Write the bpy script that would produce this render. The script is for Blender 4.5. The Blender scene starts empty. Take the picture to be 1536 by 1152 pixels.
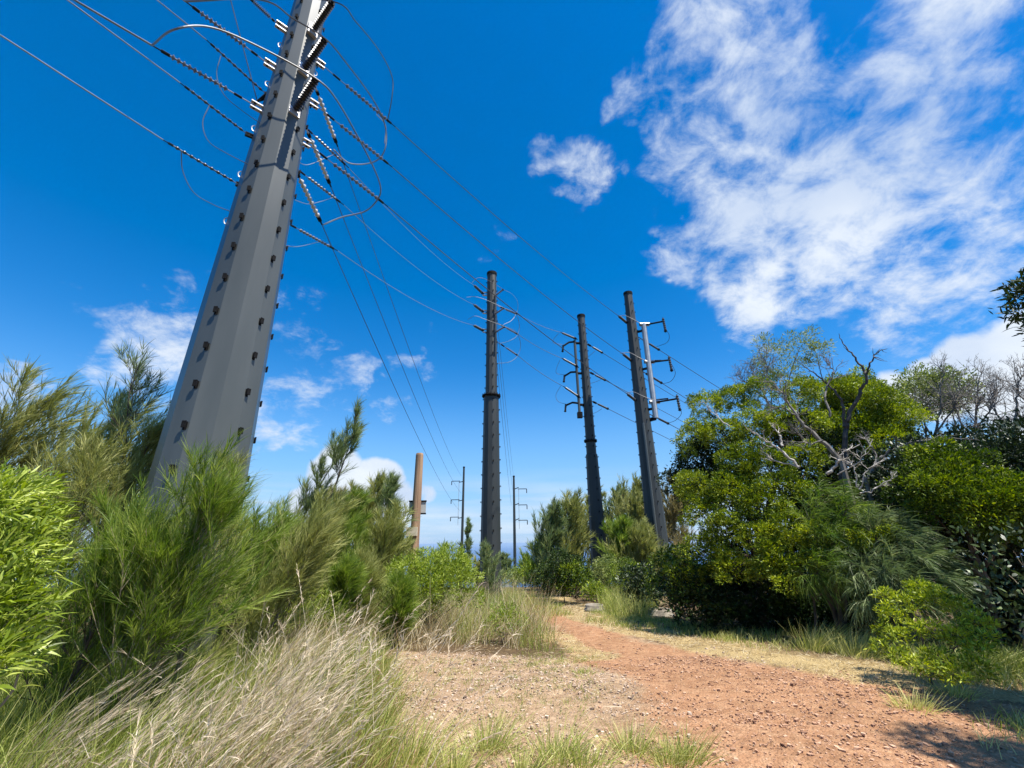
import bpy, math
import numpy as np
from mathutils import Vector
rng = np.random.default_rng(11)
S = bpy.context.scene
COL = S.collection
rad = math.radians

# ------------------------------------------------------------------ camera
EYE = np.array([0., 0., 1.6])
PITCH, ROLL, FPX = rad(20.2), 0.013, 650.0
cF = np.array([0, math.cos(PITCH), math.sin(PITCH)])
r0 = np.array([1., 0, 0]); u0 = np.array([0, -math.sin(PITCH), math.cos(PITCH)])
cR = math.cos(ROLL)*r0 - math.sin(ROLL)*u0
cU = math.sin(ROLL)*r0 + math.cos(ROLL)*u0
cam_d = bpy.data.cameras.new('camera'); cam = bpy.data.objects.new('camera', cam_d); COL.objects.link(cam)
cam_d.sensor_width = 36; cam_d.lens = FPX/1536*36; cam_d.clip_start = .05; cam_d.clip_end = 200000
from mathutils import Matrix
cam.matrix_world = Matrix(((cR[0], cU[0], -cF[0], EYE[0]), (cR[1], cU[1], -cF[1], EYE[1]), (cR[2], cU[2], -cF[2], EYE[2]), (0, 0, 0, 1)))
S.camera = cam
S.view_settings.view_transform = 'Standard'; S.view_settings.look = 'None'
S.view_settings.exposure = 0.92; S.view_settings.gamma = 1.0
S.cycles.max_bounces = 6; S.cycles.transparent_max_bounces = 8; S.cycles.diffuse_bounces = 3
S.cycles.volume_bounces = 0
S.cycles.use_denoising = True

def ray(px, py):
    return cF + (px-768)/FPX*cR + (576-py)/FPX*cU
def P(px, py, D):
    v = ray(px, py); return EYE + v*(D/math.hypot(v[0], v[1]))
def Pz(px, py, z):
    v = ray(px, py); return EYE + v*((z-EYE[2])/v[2])

# ------------------------------------------------------------------ terrain
MX, MY = 9.6, 8.6
def gz(x, y):
    x = np.asarray(x, float); y = np.asarray(y, float)
    z = -0.055*np.clip(y-6, 0, 34) - 0.09*np.clip(y-40, 0, 36) - 0.42*np.clip(y-78, 0, None)
    z = z + 0.05*np.sin(x*.7+1)*np.sin(y*.55) + 0.02*np.sin(x*2.3)*np.sin(y*1.9+x)
    z = z + 0.75*np.exp(-(((x-MX)/1.3)**2+((y-MY)/1.1)**2))
    z = z + 0.03*np.clip(-x-6, 0, 12)
    return z
def G(px, py):
    v = ray(px, py); t = 1.0
    if v[2] > -.01: v = v*1.0; v[2] = -.01
    lo, hi = 0.1, 1.0
    while hi < 300:
        p = EYE+v*hi
        if p[2] <= gz(p[0], p[1]): break
        lo = hi; hi *= 1.06
    for _ in range(40):
        m = (lo+hi)/2; p = EYE+v*m
        if p[2] > gz(p[0], p[1]): lo = m
        else: hi = m
    return EYE+v*lo
def on_ground(px, py_any, D):
    p = P(px, py_any, D); return np.array([p[0], p[1], float(gz(p[0], p[1]))])

# ------------------------------------------------------------------ mesh helpers
class M:
    def __init__(s): s.v = []; s.f = []; s.a = []; s.n = 0; s.mi = []
    def add(s, v, f, a=None, mi=0):
        v = np.asarray(v, float).reshape(-1, 3); f = np.asarray(f, int)
        if f.size == 0: return s
        s.v.append(v); s.f.append((f+s.n)); s.n += len(v)
        s.a.append(np.full(len(v), .5) if a is None else np.broadcast_to(np.asarray(a, float), (len(v),)))
        s.mi.append(np.full(len(f), mi))
        return s
    def build(s, name, mats, parent=None, smooth=False, org=None):
        me = bpy.data.meshes.new(name)
        V = np.concatenate(s.v); A = np.concatenate(s.a)
        if parent is not None and org is None: org = ORG[parent.name]
        if org is not None: V = V - org
        me.vertices.add(len(V)); me.vertices.foreach_set('co', V.astype(np.float32).ravel())
        tot = np.concatenate([np.full(len(f), f.shape[1]) for f in s.f])
        loops = np.concatenate([f.ravel() for f in s.f])
        me.loops.add(len(loops)); me.loops.foreach_set('vertex_index', loops.astype(np.int32))
        me.polygons.add(len(tot))
        me.polygons.foreach_set('loop_start', np.concatenate([[0], np.cumsum(tot)[:-1]]).astype(np.int32))
        me.polygons.foreach_set('loop_total', tot.astype(np.int32))
        me.polygons.foreach_set('material_index', np.concatenate(s.mi).astype(np.int32))
        me.polygons.foreach_set('use_smooth', np.full(len(tot), smooth))
        at = me.attributes.new('var', 'FLOAT', 'POINT'); at.data.foreach_set('value', A.astype(np.float32))
        me.update(calc_edges=True)
        for m in (mats if isinstance(mats, (list, tuple)) else [mats]): me.materials.append(m)
        o = bpy.data.objects.new(name, me); COL.objects.link(o)
        if parent is not None:
            o.parent = parent; ORG[o.name] = ORG[parent.name]
        else:
            ORG[o.name] = np.zeros(3) if org is None else np.asarray(org, float); o.location = ORG[o.name]
        return o
ORG = {}
def thing(name, label, cat, loc, group=None):
    o = bpy.data.objects.new(name, None); COL.objects.link(o); o.location = loc
    o.empty_display_size = .2
    ORG[o.name] = np.asarray(loc, float); return tag(o, label, cat, group)
def tag(o, label=None, cat=None, group=None, kind=None):
    if label: o['label'] = label
    if cat: o['category'] = cat
    if group: o['group'] = group
    if kind: o['kind'] = kind
    return o
def norm(v): return v/np.maximum(np.linalg.norm(v, axis=-1, keepdims=True), 1e-9)

def box(c, ax, hs):
    c = np.asarray(c, float); ax = np.asarray(ax, float)
    v = np.array([c + ax[0]*hs[0]*i + ax[1]*hs[1]*j + ax[2]*hs[2]*k for i in (-1, 1) for j in (-1, 1) for k in (-1, 1)])
    f = [[0, 1, 3, 2], [4, 6, 7, 5], [0, 4, 5, 1], [2, 3, 7, 6], [0, 2, 6, 4], [1, 5, 7, 3]]
    return v, np.array(f)
def frame(d):
    d = norm(np.asarray(d, float)); h = np.array([0, 0, 1.]) if abs(d[2]) < .9 else np.array([1., 0, 0])
    a = norm(np.cross(d, h)); b = np.cross(a, d); return d, a, b
def tube(pts, r, k=6, caps=True):
    pts = np.asarray(pts, float); n = len(pts); r = np.broadcast_to(np.asarray(r, float), (n,))
    T = np.gradient(pts, axis=0); T = norm(T)
    d, a, b = frame(T[0]); V = []
    for i in range(n):
        a = a - T[i]*np.dot(a, T[i]); a = a/np.linalg.norm(a); b = np.cross(T[i], a)
        ang = np.arange(k)*2*np.pi/k
        V.append(pts[i] + r[i]*(np.cos(ang)[:, None]*a + np.sin(ang)[:, None]*b))
    V = np.concatenate(V); F = []
    for i in range(n-1):
        for j in range(k): F.append([i*k+j, i*k+(j+1) % k, (i+1)*k+(j+1) % k, (i+1)*k+j])
    return V, np.array(F)
def lathe(p0, d, prof, k=12):
    """prof: list of (along, radius)"""
    d, a, b = frame(d); ang = np.arange(k)*2*np.pi/k
    ring = np.cos(ang)[:, None]*a + np.sin(ang)[:, None]*b
    V = np.concatenate([np.asarray(p0) + d*t + ring*r for t, r in prof]); F = []
    for i in range(len(prof)-1):
        for j in range(k): F.append([i*k+j, i*k+(j+1) % k, (i+1)*k+(j+1) % k, (i+1)*k+j])
    return V, np.array(F)
def prisms(p0, p1, ra, rb, k=4):
    p0 = np.asarray(p0, float); p1 = np.asarray(p1, float); n = len(p0)
    d = norm(p1-p0); h = np.where(np.abs(d[:, 2:3]) < .9, np.array([[0, 0, 1.]]), np.array([[1., 0, 0]]))
    a = norm(np.cross(d, h)); b = np.cross(a, d)
    ang = np.arange(k)*2*np.pi/k
    ring = np.cos(ang)[None, :, None]*a[:, None] + np.sin(ang)[None, :, None]*b[:, None]
    V = np.stack([p0[:, None] + ring*np.asarray(ra)[:, None, None], p1[:, None] + ring*np.asarray(rb)[:, None, None]], 1).reshape(-1, 3)
    j = np.arange(k); q = np.stack([j, (j+1) % k, k+(j+1) % k, k+j], 1)
    F = (np.arange(n)[:, None, None]*2*k + q[None]).reshape(-1, 4)
    return V, F
def strips(pos, d, L, W, bend, prof, v, side=None):
    """ribbons: leaves, needles, blades"""
    n = len(pos); k = len(prof); t = np.linspace(0, 1, k)
    L = np.broadcast_to(L, (n,)); W = np.broadcast_to(W, (n,)); v = np.broadcast_to(v, (n,))
    c = pos[:, None] + d[:, None]*(L[:, None]*t)[..., None] + bend[:, None]*(L[:, None]*t**2)[..., None]
    if side is None: side = rng.normal(size=(n, 3))
    s = norm(np.cross(d, side))
    w = (W[:, None]*np.asarray(prof))[..., None]*s[:, None]*.5
    V = np.stack([c-w, c+w], 2).reshape(-1, 3)
    q = np.array([[2*i, 2*i+1, 2*i+3, 2*i+2] for i in range(k-1)])
    F = (np.arange(n)[:, None, None]*2*k + q[None]).reshape(-1, 4)
    return V, F, np.repeat(v, 2*k)
def rsph(n): return norm(rng.normal(size=(n, 3)))

# ------------------------------------------------------------------ materials
def nt(m): m.use_nodes = True; t = m.node_tree; t.nodes.clear(); return t, t.nodes.new, t.links.new
def ramp(N, stops, interp='LINEAR'):
    r = N('ShaderNodeValToRGB'); r.color_ramp.interpolation = interp; e = r.color_ramp.elements
    while len(e) < len(stops): e.new(.5)
    for i, (p, c) in enumerate(stops): e[i].position = p; e[i].color = (*c, 1)
    return r
def noise(N, L, vec, scale, detail=4, rough=.55, dist=0):
    n = N('ShaderNodeTexNoise'); n.inputs['Scale'].default_value = scale; n.inputs['Detail'].default_value = detail
    n.inputs['Roughness'].default_value = rough; n.inputs['Distortion'].default_value = dist
    if vec is not None: L(vec, n.inputs['Vector'])
    return n
def mat_solid(name, c1, c2=None, rough=.6, metal=0, scale=8, bump=0, stretch=(1, 1, 1), spec=.5):
    m = bpy.data.materials.new(name); t, N, L = nt(m)
    o = N('ShaderNodeOutputMaterial'); p = N('ShaderNodeBsdfPrincipled'); L(p.outputs[0], o.inputs[0])
    tc = N('ShaderNodeTexCoord'); mp = N('ShaderNodeMapping'); mp.inputs['Scale'].default_value = stretch
    L(tc.outputs['Object'], mp.inputs[0]); nz = noise(N, L, mp.outputs[0], scale, 6)
    r = ramp(N, [(.3, c1), (.7, c2 or c1)]); L(nz.outputs[0], r.inputs[0]); L(r.outputs[0], p.inputs['Base Color'])
    p.inputs['Roughness'].default_value = rough; p.inputs['Metallic'].default_value = metal
    p.inputs['Specular IOR Level'].default_value = spec
    if bump:
        b = N('ShaderNodeBump'); b.inputs['Strength'].default_value = bump; b.inputs['Distance'].default_value = .01
        L(nz.outputs[0], b.inputs['Height']); L(b.outputs[0], p.inputs['Normal'])
    return m
def mat_leaf(name, stops, rough=.5, trans=.35, spec=.3):
    m = bpy.data.materials.new(name); t, N, L = nt(m)
    o = N('ShaderNodeOutputMaterial'); p = N('ShaderNodeBsdfPrincipled')
    at = N('ShaderNodeAttribute'); at.attribute_name = 'var'
    r = ramp(N, stops); L(at.outputs['Fac'], r.inputs[0]); L(r.outputs[0], p.inputs['Base Color'])
    p.inputs['Roughness'].default_value = rough; p.inputs['Specular IOR Level'].default_value = spec
    if trans:
        tr = N('ShaderNodeBsdfTranslucent'); mx = N('ShaderNodeMixShader'); mx.inputs[0].default_value = trans
        hs = N('ShaderNodeHueSaturation'); hs.inputs['Value'].default_value = 1.38; hs.inputs['Saturation'].default_value = 1.1
        L(r.outputs[0], hs.inputs['Color']); L(hs.outputs[0], tr.inputs[0])
        L(p.outputs[0], mx.inputs[1]); L(tr.outputs[0], mx.inputs[2]); L(mx.outputs[0], o.inputs[0])
    else: L(p.outputs[0], o.inputs[0])
    return m
MT = {}
MT['galv'] = mat_solid('pole_steel', (.050, .057, .053), (.090, .097, .091), .34, .0, 1.3, 0, (1, 1, .15), .5)
MT['steel_dark'] = mat_solid('weathered_steel', (.018, .022, .0215), (.036, .040, .0385), .5, .0, 1.5, 0, (1, 1, .12), .45)
MT['hardware'] = mat_solid('hardware_dark', (.004, .004, .005), (.010, .010, .010), .85, 0, 20, spec=.15)
MT['plate'] = mat_solid('bracket_plate', (.36, .36, .38), (.48, .48, .50), .4, .2, 12)
MT['alum'] = mat_solid('aluminium_tube', (.32, .34, .36), (.44, .46, .48), .45, .3, 3)
MT['porc'] = mat_solid('insulator_grey', (.10, .10, .12), (.16, .16, .19), .3, 0, 20)
MT['porc_dark'] = mat_solid('insulator_dark', (.02, .02, .022), (.035, .035, .04), .35, 0, 20)
MT['porc_light'] = mat_solid('insulator_light', (.45, .46, .47), (.6, .6, .6), .25, 0, 20)
MT['wire'] = mat_solid('conductor', (.13, .13, .135), (.22, .22, .225), .55, .3, 5)
MT['wire_dark'] = mat_solid('conductor_dark', (.05, .05, .06), (.09, .09, .10), .5, .3, 5)
MT['wood'] = mat_solid('old_wood', (.16, .09, .05), (.42, .27, .16), .8, 0, 9, .5, (1, 1, .06))
MT['pale_wood'] = mat_solid('pale_wood', (.45, .38, .26), (.6, .52, .38), .75, 0, 6, .2)
MT['sign_back'] = mat_solid('sign_back', (.42, .42, .38), (.52, .52, .48), .5, .2, 3)
MT['concrete'] = mat_solid('concrete', (.12, .10, .08), (.30, .26, .20), .85, 0, 6, .4)
MT['soil'] = mat_solid('soil', (.03, .02, .015), (.07, .045, .03), .95, 0, 14, .6)
MT['bark'] = mat_solid('bark', (.05, .035, .025), (.13, .10, .075), .9, 0, 14, .6, (1, 1, .3))
MT['bark_pale'] = mat_solid('bark_pale', (.22, .17, .11), (.36, .29, .19), .9, 0, 14, .5, (1, 1, .3))
MT['deadwood'] = mat_solid('deadwood', (.09, .08, .07), (.26, .235, .205), .85, 0, 7, .4)
MT['deadwood_white'] = mat_solid('deadwood_white', (.26, .235, .20), (.50, .46, .40), .8, 0, 9, .4)
MT['deadwood_dark'] = mat_solid('deadwood_dark', (.03, .026, .024), (.10, .085, .075), .85, 0, 7, .4)
MT['stone'] = mat_leaf('stone', [(0, (.12, .06, .04)), (.4, (.40, .23, .14)), (1, (.52, .34, .22))], .9, 0, .2)
MT['stone_grey'] = mat_leaf('stone_grey', [(0, (.12, .08, .06)), (.4, (.38, .28, .20)), (1, (.58, .46, .35))], .9, 0, .2)
MT['lime'] = mat_leaf('leaf_lime', [(0, (.08, .12, .01)), (.5, (.24, .32, .03)), (1, (.52, .58, .14))], .42, .35, .35)
MT['iron'] = mat_leaf('needle_green', [(0, (.06, .12, .015)), (.5, (.18, .26, .035)), (1, (.44, .48, .13))], .5, .4, .3)
MT['iron_olive'] = mat_leaf('needle_olive', [(0, (.12, .14, .03)), (.5, (.28, .30, .08)), (1, (.52, .50, .20))], .5, .3, .3)
MT['iron_brown'] = mat_leaf('needle_brown', [(0, (.13, .12, .045)), (.5, (.29, .25, .10)), (1, (.46, .38, .2))], .55, .25, .3)
MT['iron_blue'] = mat_leaf('needle_bluegreen', [(0, (.07, .11, .04)), (.5, (.18, .24, .085)), (1, (.38, .41, .19))], .5, .3, .3)
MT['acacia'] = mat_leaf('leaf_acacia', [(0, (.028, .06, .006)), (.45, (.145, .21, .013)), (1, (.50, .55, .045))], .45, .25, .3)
MT['acacia_dark'] = mat_leaf('leaf_dark', [(0, (.010, .022, .006)), (.6, (.028, .055, .009)), (1, (.10, .14, .02))], .5, .1, .2)  # darkened to hold the shade inside the right mass; also dark shrubs' colour
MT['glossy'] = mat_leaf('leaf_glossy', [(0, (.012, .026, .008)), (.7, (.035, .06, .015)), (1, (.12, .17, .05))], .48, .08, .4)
MT['pale_leaf'] = mat_leaf('leaf_pale', [(0, (.08, .11, .03)), (.5, (.20, .25, .06)), (1, (.42, .44, .15))], .5, .3, .3)
MT['grass_green'] = mat_leaf('grass_green', [(0, (.10, .15, .02)), (.5, (.30, .34, .07)), (1, (.62, .58, .24))], .5, .35, .3)
MT['grass_dry'] = mat_leaf('grass_dry', [(0, (.14, .08, .04)), (.35, (.36, .26, .12)), (.7, (.58, .48, .28)), (1, (.75, .66, .48))], .6, .3, .3)
MT['grass_pale'] = mat_leaf('grass_pale', [(0, (.36, .27, .17)), (.5, (.56, .45, .31)), (1, (.76, .66, .50))], .55, .3, .3)
MT['grass_red'] = mat_leaf('grass_red', [(0, (.12, .04, .03)), (.5, (.30, .14, .08)), (1, (.48, .34, .16))], .6, .2, .3)

# ground
def ground_mat():
    m = bpy.data.materials.new('dirt'); t, N, L = nt(m)
    o = N('ShaderNodeOutputMaterial'); p = N('ShaderNodeBsdfPrincipled'); L(p.outputs[0], o.inputs[0])
    geo = N('ShaderNodeNewGeometry'); pos = geo.outputs['Position']
    n1 = noise(N, L, pos, .9, 5); n2 = noise(N, L, pos, 9, 6, .65); n3 = noise(N, L, pos, 60, 4, .7)
    vo = N('ShaderNodeTexVoronoi'); vo.inputs['Scale'].default_value = 45; L(pos, vo.inputs['Vector'])
    def mix(fac, a, b):
        x = N('ShaderNodeMix'); x.data_type = 'RGBA'
        L(fac, x.inputs[0])
        for s, i in ((a, 6), (b, 7)):
            if isinstance(s, tuple): x.inputs[i].default_value = (*s, 1)
            else: L(s, x.inputs[i])
        return x.outputs[2]
    def attr(n):
        a = N('ShaderNodeAttribute'); a.attribute_name = n; return a.outputs['Fac']
    def math_(op, a, b=None, c=None, clamp=False):
        x = N('ShaderNodeMath'); x.operation = op; x.use_clamp = clamp
        for i, s in enumerate((a, b, c)):
            if s is None: continue
            if isinstance(s, (int, float)): x.inputs[i].default_value = s
            else: L(s, x.inputs[i])
        return x.outputs[0]
    red = ramp(N, [(.25, (.26, .128, .064)), (.5, (.37, .20, .106)), (.75, (.47, .29, .165))]); L(n2.outputs[0], red.inputs[0])
    grey = ramp(N, [(.25, (.25, .155, .09)), (.5, (.37, .25, .15)), (.75, (.49, .36, .235))]); L(n2.outputs[0], grey.inputs[0])
    straw = ramp(N, [(.3, (.30, .21, .09)), (.7, (.52, .40, .20))]); L(n3.outputs[0], straw.inputs[0])
    soil = ramp(N, [(.3, (.07, .045, .025)), (.7, (.17, .115, .06))]); L(n2.outputs[0], soil.inputs[0])
    far = ramp(N, [(.35, (.03, .055, .012)), (.65, (.09, .12, .03))]); L(n1.outputs[0], far.inputs[0])
    n4 = noise(N, L, pos, 3.2, 8, .7); k = math_('ADD', math_('MULTIPLY', math_('SUBTRACT', n4.outputs[0], .5), 3.2), math_('MULTIPLY', math_('SUBTRACT', n3.outputs[0], .5), 2.2))
    def soft(a): return math_('ADD', math_('MULTIPLY', math_('SUBTRACT', math_('ADD', a, math_('MULTIPLY', k, .5)), .5), 1.8), .5, clamp=True)
    c = mix(soft(attr('bare')), soil.outputs[0], grey.outputs[0])
    c = mix(soft(attr('red')), c, red.outputs[0])
    c = mix(soft(attr('straw')), c, straw.outputs[0])
    c = mix(attr('far'), c, far.outputs[0])
    # small pebbles' own tones
    pb = ramp(N, [(.0, (.62, .62, .62)), (.5, (1, 1, 1)), (1, (1.0, 1.0, 1.0))]); L(vo.outputs['Color'], pb.inputs[0])
    mm = N('ShaderNodeMix'); mm.data_type = 'RGBA'; mm.blend_type = 'MULTIPLY'; mm.inputs[0].default_value = .8
    L(c, mm.inputs[6]); L(pb.outputs[0], mm.inputs[7])
    pr2 = ramp(N, [(.3, (.72, .70, .66)), (.55, (1, 1, 1)), (.75, (1.0, .98, .94))]); n5 = noise(N, L, pos, 1.3, 9, .68); L(n5.outputs[0], pr2.inputs[0])
    m3 = N('ShaderNodeMix'); m3.data_type = 'RGBA'; m3.blend_type = 'MULTIPLY'; m3.inputs[0].default_value = 1.; L(mm.outputs[2], m3.inputs[6]); L(pr2.outputs[0], m3.inputs[7])
    L(m3.outputs[2], p.inputs['Base Color']); p.inputs['Roughness'].default_value = .95; p.inputs['Specular IOR Level'].default_value = .15
    b = N('ShaderNodeBump'); b.inputs['Strength'].default_value = .8; b.inputs['Distance'].default_value = .02
    hh = math_('ADD', math_('MULTIPLY', n3.outputs[0], .7), math_('ADD', math_('MULTIPLY', n2.outputs[0], 1.4), math_('MULTIPLY', vo.outputs['Distance'], -.9)))
    L(hh, b.inputs['Height']); L(b.outputs[0], p.inputs['Normal'])
    return m

# ------------------------------------------------------------------ ground zones (in world coordinates)
def gp(lst): return np.array([G(*q)[:2] for q in lst])
R_EDGE = gp([(826, 897), (842, 915), (890, 937), (960, 955), (1080, 982), (1190, 1000), (1300, 1018), (1400, 1030), (1536, 1055), (1700, 1085), (2100, 1200)])
L_EDGE = gp([(765, 897), (785, 912), (805, 930), (850, 960), (890, 985)])
BARE = np.concatenate([R_EDGE, gp([(1000, 1500), (470, 1500), (560, 1150), (575, 1050), (560, 985), (700, 978), (800, 988), (885, 990)]), L_EDGE[::-1][1:]])
RED = np.concatenate([R_EDGE, gp([(1000, 1500), (1010, 1200), (980, 1060), (920, 1010)]), L_EDGE[::-1]])
def sdist(X, Y, poly, closed=True):
    n = len(poly); d = np.full(X.shape, 1e9); ins = np.zeros(X.shape, bool)
    for i in range(n if closed else n-1):
        a = poly[i]; b = poly[(i+1) % n]; e = b-a
        t = np.clip(((X-a[0])*e[0]+(Y-a[1])*e[1])/max(e@e, 1e-9), 0, 1)
        d = np.minimum(d, np.hypot(X-a[0]-t*e[0], Y-a[1]-t*e[1]))
        if closed and abs(e[1]) > 1e-12:
            ins ^= ((a[1] > Y) != (b[1] > Y)) & (X < e[0]*(Y-a[1])/e[1]+a[0])
    return np.where(ins, -d, d) if closed else d
def ss(x, a, b):
    t = np.clip((x-a)/(b-a), 0, 1); return t*t*(3-2*t)
def zones(X, Y):
    w = .25*np.sin(X*1.7+Y)+.2*np.sin(Y*2.3-X*.8)
    bare = 1-ss(sdist(X, Y, BARE)+w*.5, -.2, .5)
    red = 1-ss(sdist(X, Y, RED)+w, -.4, .6)
    dr = sdist(X, Y, R_EDGE, False); db = sdist(X, Y, BARE)
    straw = np.where(db > 0, 1-ss(dr+w*.6, .5, 1.5), (1-ss(dr+w*.6, .0, .45)))*ss(X, 0, .6)*ss(Y, 2, 3)
    straw = np.maximum(straw, .7*(1-ss(np.abs(sdist(X, Y, L_EDGE, False)+w*.6), .05, .35)))
    return bare, red, straw

# ground sheet
def axis(segs):
    out = []
    for a, b, st in segs: out += list(np.arange(a, b, st))
    out.append(segs[-1][1]); return np.array(out)
xs = axis([(-4000, -400, 400), (-400, -60, 34), (-60, -14, 2), (-14, -5, .2), (-5, 11, .06), (11, 20, .25), (20, 60, 2), (60, 400, 34), (400, 4000, 400)])
ys = axis([(-3000, -300, 300), (-300, -20, 28), (-20, 2, 1), (2, 11, .06), (11, 30, .2), (30, 80, 1), (80, 200, 10), (200, 700, 50)])
XX, YY = np.meshgrid(xs, ys); ZZ = gz(XX, YY)
near = ss(-YY, -30, -12)*ss(XX, -8, -5)*(1-ss(XX, 11, 14))*ss(YY, 1.5, 3)
from mathutils import noise as mn
fine = np.zeros(XX.shape)
idx = np.argwhere(near > .01)
for i, j in idx: 
    q = Vector((XX[i, j]*5, YY[i, j]*5, 0)); fine[i, j] = mn.noise(q)*.6+mn.noise(q*3.1)*.4
ZZ = ZZ + fine*near*.022
g = M(); ny, nx = XX.shape
ii, jj = np.meshgrid(np.arange(ny-1), np.arange(nx-1), indexing='ij'); b0 = (ii*nx+jj).ravel()
g.add(np.stack([XX, YY, ZZ], -1).reshape(-1, 3), np.stack([b0, b0+1, b0+nx+1, b0+nx], 1))
go = g.build('ground', ground_mat(), smooth=True); tag(go, 'red dirt and gravel ground sloping gently away to the sea', kind='structure')
ba, re, st = zones(XX.ravel(), YY.ravel())
farm = ss(np.maximum(YY.ravel()-48, np.abs(XX.ravel())-30), 0, 6)
for nme, val in (('bare', ba), ('red', re), ('straw', st), ('far', farm)):
    at = go.data.attributes.new(nme, 'FLOAT', 'POINT'); at.data.foreach_set('value', val.astype(np.float32))

# sea
sm = bpy.data.materials.new('sea_water'); t, N, L = nt(sm)
o = N('ShaderNodeOutputMaterial'); p = N('ShaderNodeBsdfPrincipled'); L(p.outputs[0], o.inputs[0])
p.inputs['Base Color'].default_value = (.006, .05, .16, 1); p.inputs['Roughness'].default_value = .35; p.inputs['IOR'].default_value = 1.2
ge = N('ShaderNodeNewGeometry'); nz = noise(N, L, ge.outputs['Position'], .02, 6); bb = N('ShaderNodeBump'); bb.inputs['Strength'].default_value = .4; bb.inputs['Distance'].default_value = 3
L(nz.outputs[0], bb.inputs['Height']); L(bb.outputs[0], p.inputs['Normal'])
g = M(); e = 60000.
g.add([[-e, -e, -180], [e, -e, -180], [e, e, -180], [-e, e, -180]], [[0, 1, 2, 3]])
tag(g.build('sea', sm), 'deep blue sea below the hill reaching the horizon', kind='structure')

# ------------------------------------------------------------------ poles
class Pole:
    def __init__(s, label, px, py, D, zb, zt, prof, sides=12, mat='galv', rot=0, group='steel poles carrying the power lines', name='steel_utility_pole'):
        c = P(px, py, D); s.c = np.array([c[0], c[1], 0.]); s.D = D
        s.root = thing(name, label, 'power pole', (c[0], c[1], zb), group)
        s.zb, s.zt = zb, zt; s.prof = prof
        m = M(); k = sides
        pr = [(z, s.r(z)) for z in np.linspace(zb, zt, 12)]
        zz = sorted(set([z for z, _ in prof if zb < z < zt]))
        lst = []
        for a, b in zip([zb]+zz, zz+[zt]):
            lst.append((a, s.r(a+1e-4))); lst.append((b, s.r(b-1e-4)))
        V, F = [], []
        ang = np.arange(k)*2*np.pi/k + rot
        for z, r in lst: V.append(np.stack([c[0]+r*np.cos(ang), c[1]+r*np.sin(ang), np.full(k, z)], 1))
        V = np.concatenate(V)
        F = [[i*k+j, i*k+(j+1) % k, (i+1)*k+(j+1) % k, (i+1)*k+j] for i in range(len(lst)-1) for j in range(k)]
        m.add(V, F)
        top = (len(lst)-1)*k
        for j in range(1, k-1, 2): m.f.append(np.array([[top, top+j, top+j+1, top+(j+2 if j+2 < k else 0)]])); m.mi.append(np.zeros(1))
        s.shaft = m.build('shaft', MT[mat], s.root)
        s.rot = rot; s.k = k
    def r(s, z):
        zs = [a for a, _ in s.prof]; rs = [b for _, b in s.prof]; return float(np.interp(z, zs, rs))
    def az(s, deg):   # horizontal unit direction: deg from the direction to the camera, + to the viewer's right
        v = -s.c[:2]/np.linalg.norm(s.c[:2]); a = math.radians(deg); x, y = v
        return np.array([x*math.cos(a)-y*math.sin(a), x*math.sin(a)+y*math.cos(a), 0])
    def clips(s, degs, z0, z1, dz, size=1.0, mat='hardware', jit=0):
        n = 0; me = None
        for kk, dg in enumerate(degs):
            d = s.az(dg)
            for i, z in enumerate(np.arange(z0 + (kk % 2)*jit, z1, dz)):
                if n >= 98: return
                if me is None:
                    m = M(); E = np.eye(3)
                    m.add(*box((.008, 0, 0), E, (.01, .028*size, .06*size)))
                    m.add(*box((.03, 0, .03*size), E, (.03, .012*size, .02*size)))
                    m.add(*box((.055, 0, .015*size), E, (.01, .028*size, .05*size)))
                    o = m.build('step_clip', MT[mat], org=np.zeros(3)); me = o
                else: o = me.copy(); COL.objects.link(o)
                rr = s.r(z)*math.cos(math.pi/s.k)
                o.parent = s.root; o.location = Vector((d[0]*rr, d[1]*rr, z-s.zb)); o.rotation_euler = (0, 0, math.atan2(d[1], d[0])); n += 1
    def collar(s, z, w=.1, h=.12, name='flange_collar', mat='hardware'):
        m = M(); r = s.r(z-.2)
        m.add(*lathe((s.c[0], s.c[1], z-h), (0, 0, 1), [(0, r-.02), (0, r+w*.6), (h*.35, r+w), (h*.8, r+w), (h, r+w*.7), (h, r-.08)], 16))
        for a in range(16):
            q = np.array([math.cos(a*math.pi/8), math.sin(a*math.pi/8), 0])*(r+w*.7)
            m.add(*box(s.c+q+(0, 0, z+.02), np.eye(3), (.02, .02, .03)))
        m.build(name, MT[mat], s.root)
    def cap(s):
        m = M(); r = s.r(s.zt)
        m.add(*lathe((s.c[0], s.c[1], s.zt-.12), (0, 0, 1), [(0, r), (0, r+.035), (.16, r+.035), (.18, r-.02), (.2, .001)], 14))
        m.build('cap', MT['hardware'], s.root)
    def plate(s, a, name='dead_end_bracket', w=.07, sep=.09, mat='plate'):
        """pair of vang plates from shaft to point a"""
        c = s.c+np.array([0, 0, a[2]]); d = norm(a-c); m = M(); d_, sx, up = frame(d)
        r = s.r(a[2])*.9; ln = np.linalg.norm(a-c)
        for q in (-1, 1):
            mid = c+d*((r+ln+.05)/2)+up*sep*q
            m.add(*box(mid, np.array([d, sx, up]), ((ln+.05-r)/2, w, .012)))
        m.add(*box(c+d*(ln-.02), np.array([d, sx, up]), (.02, .02, sep*1.2)), mi=1)
        m.build(name, [MT[mat], MT['hardware']], s.root)
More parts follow.
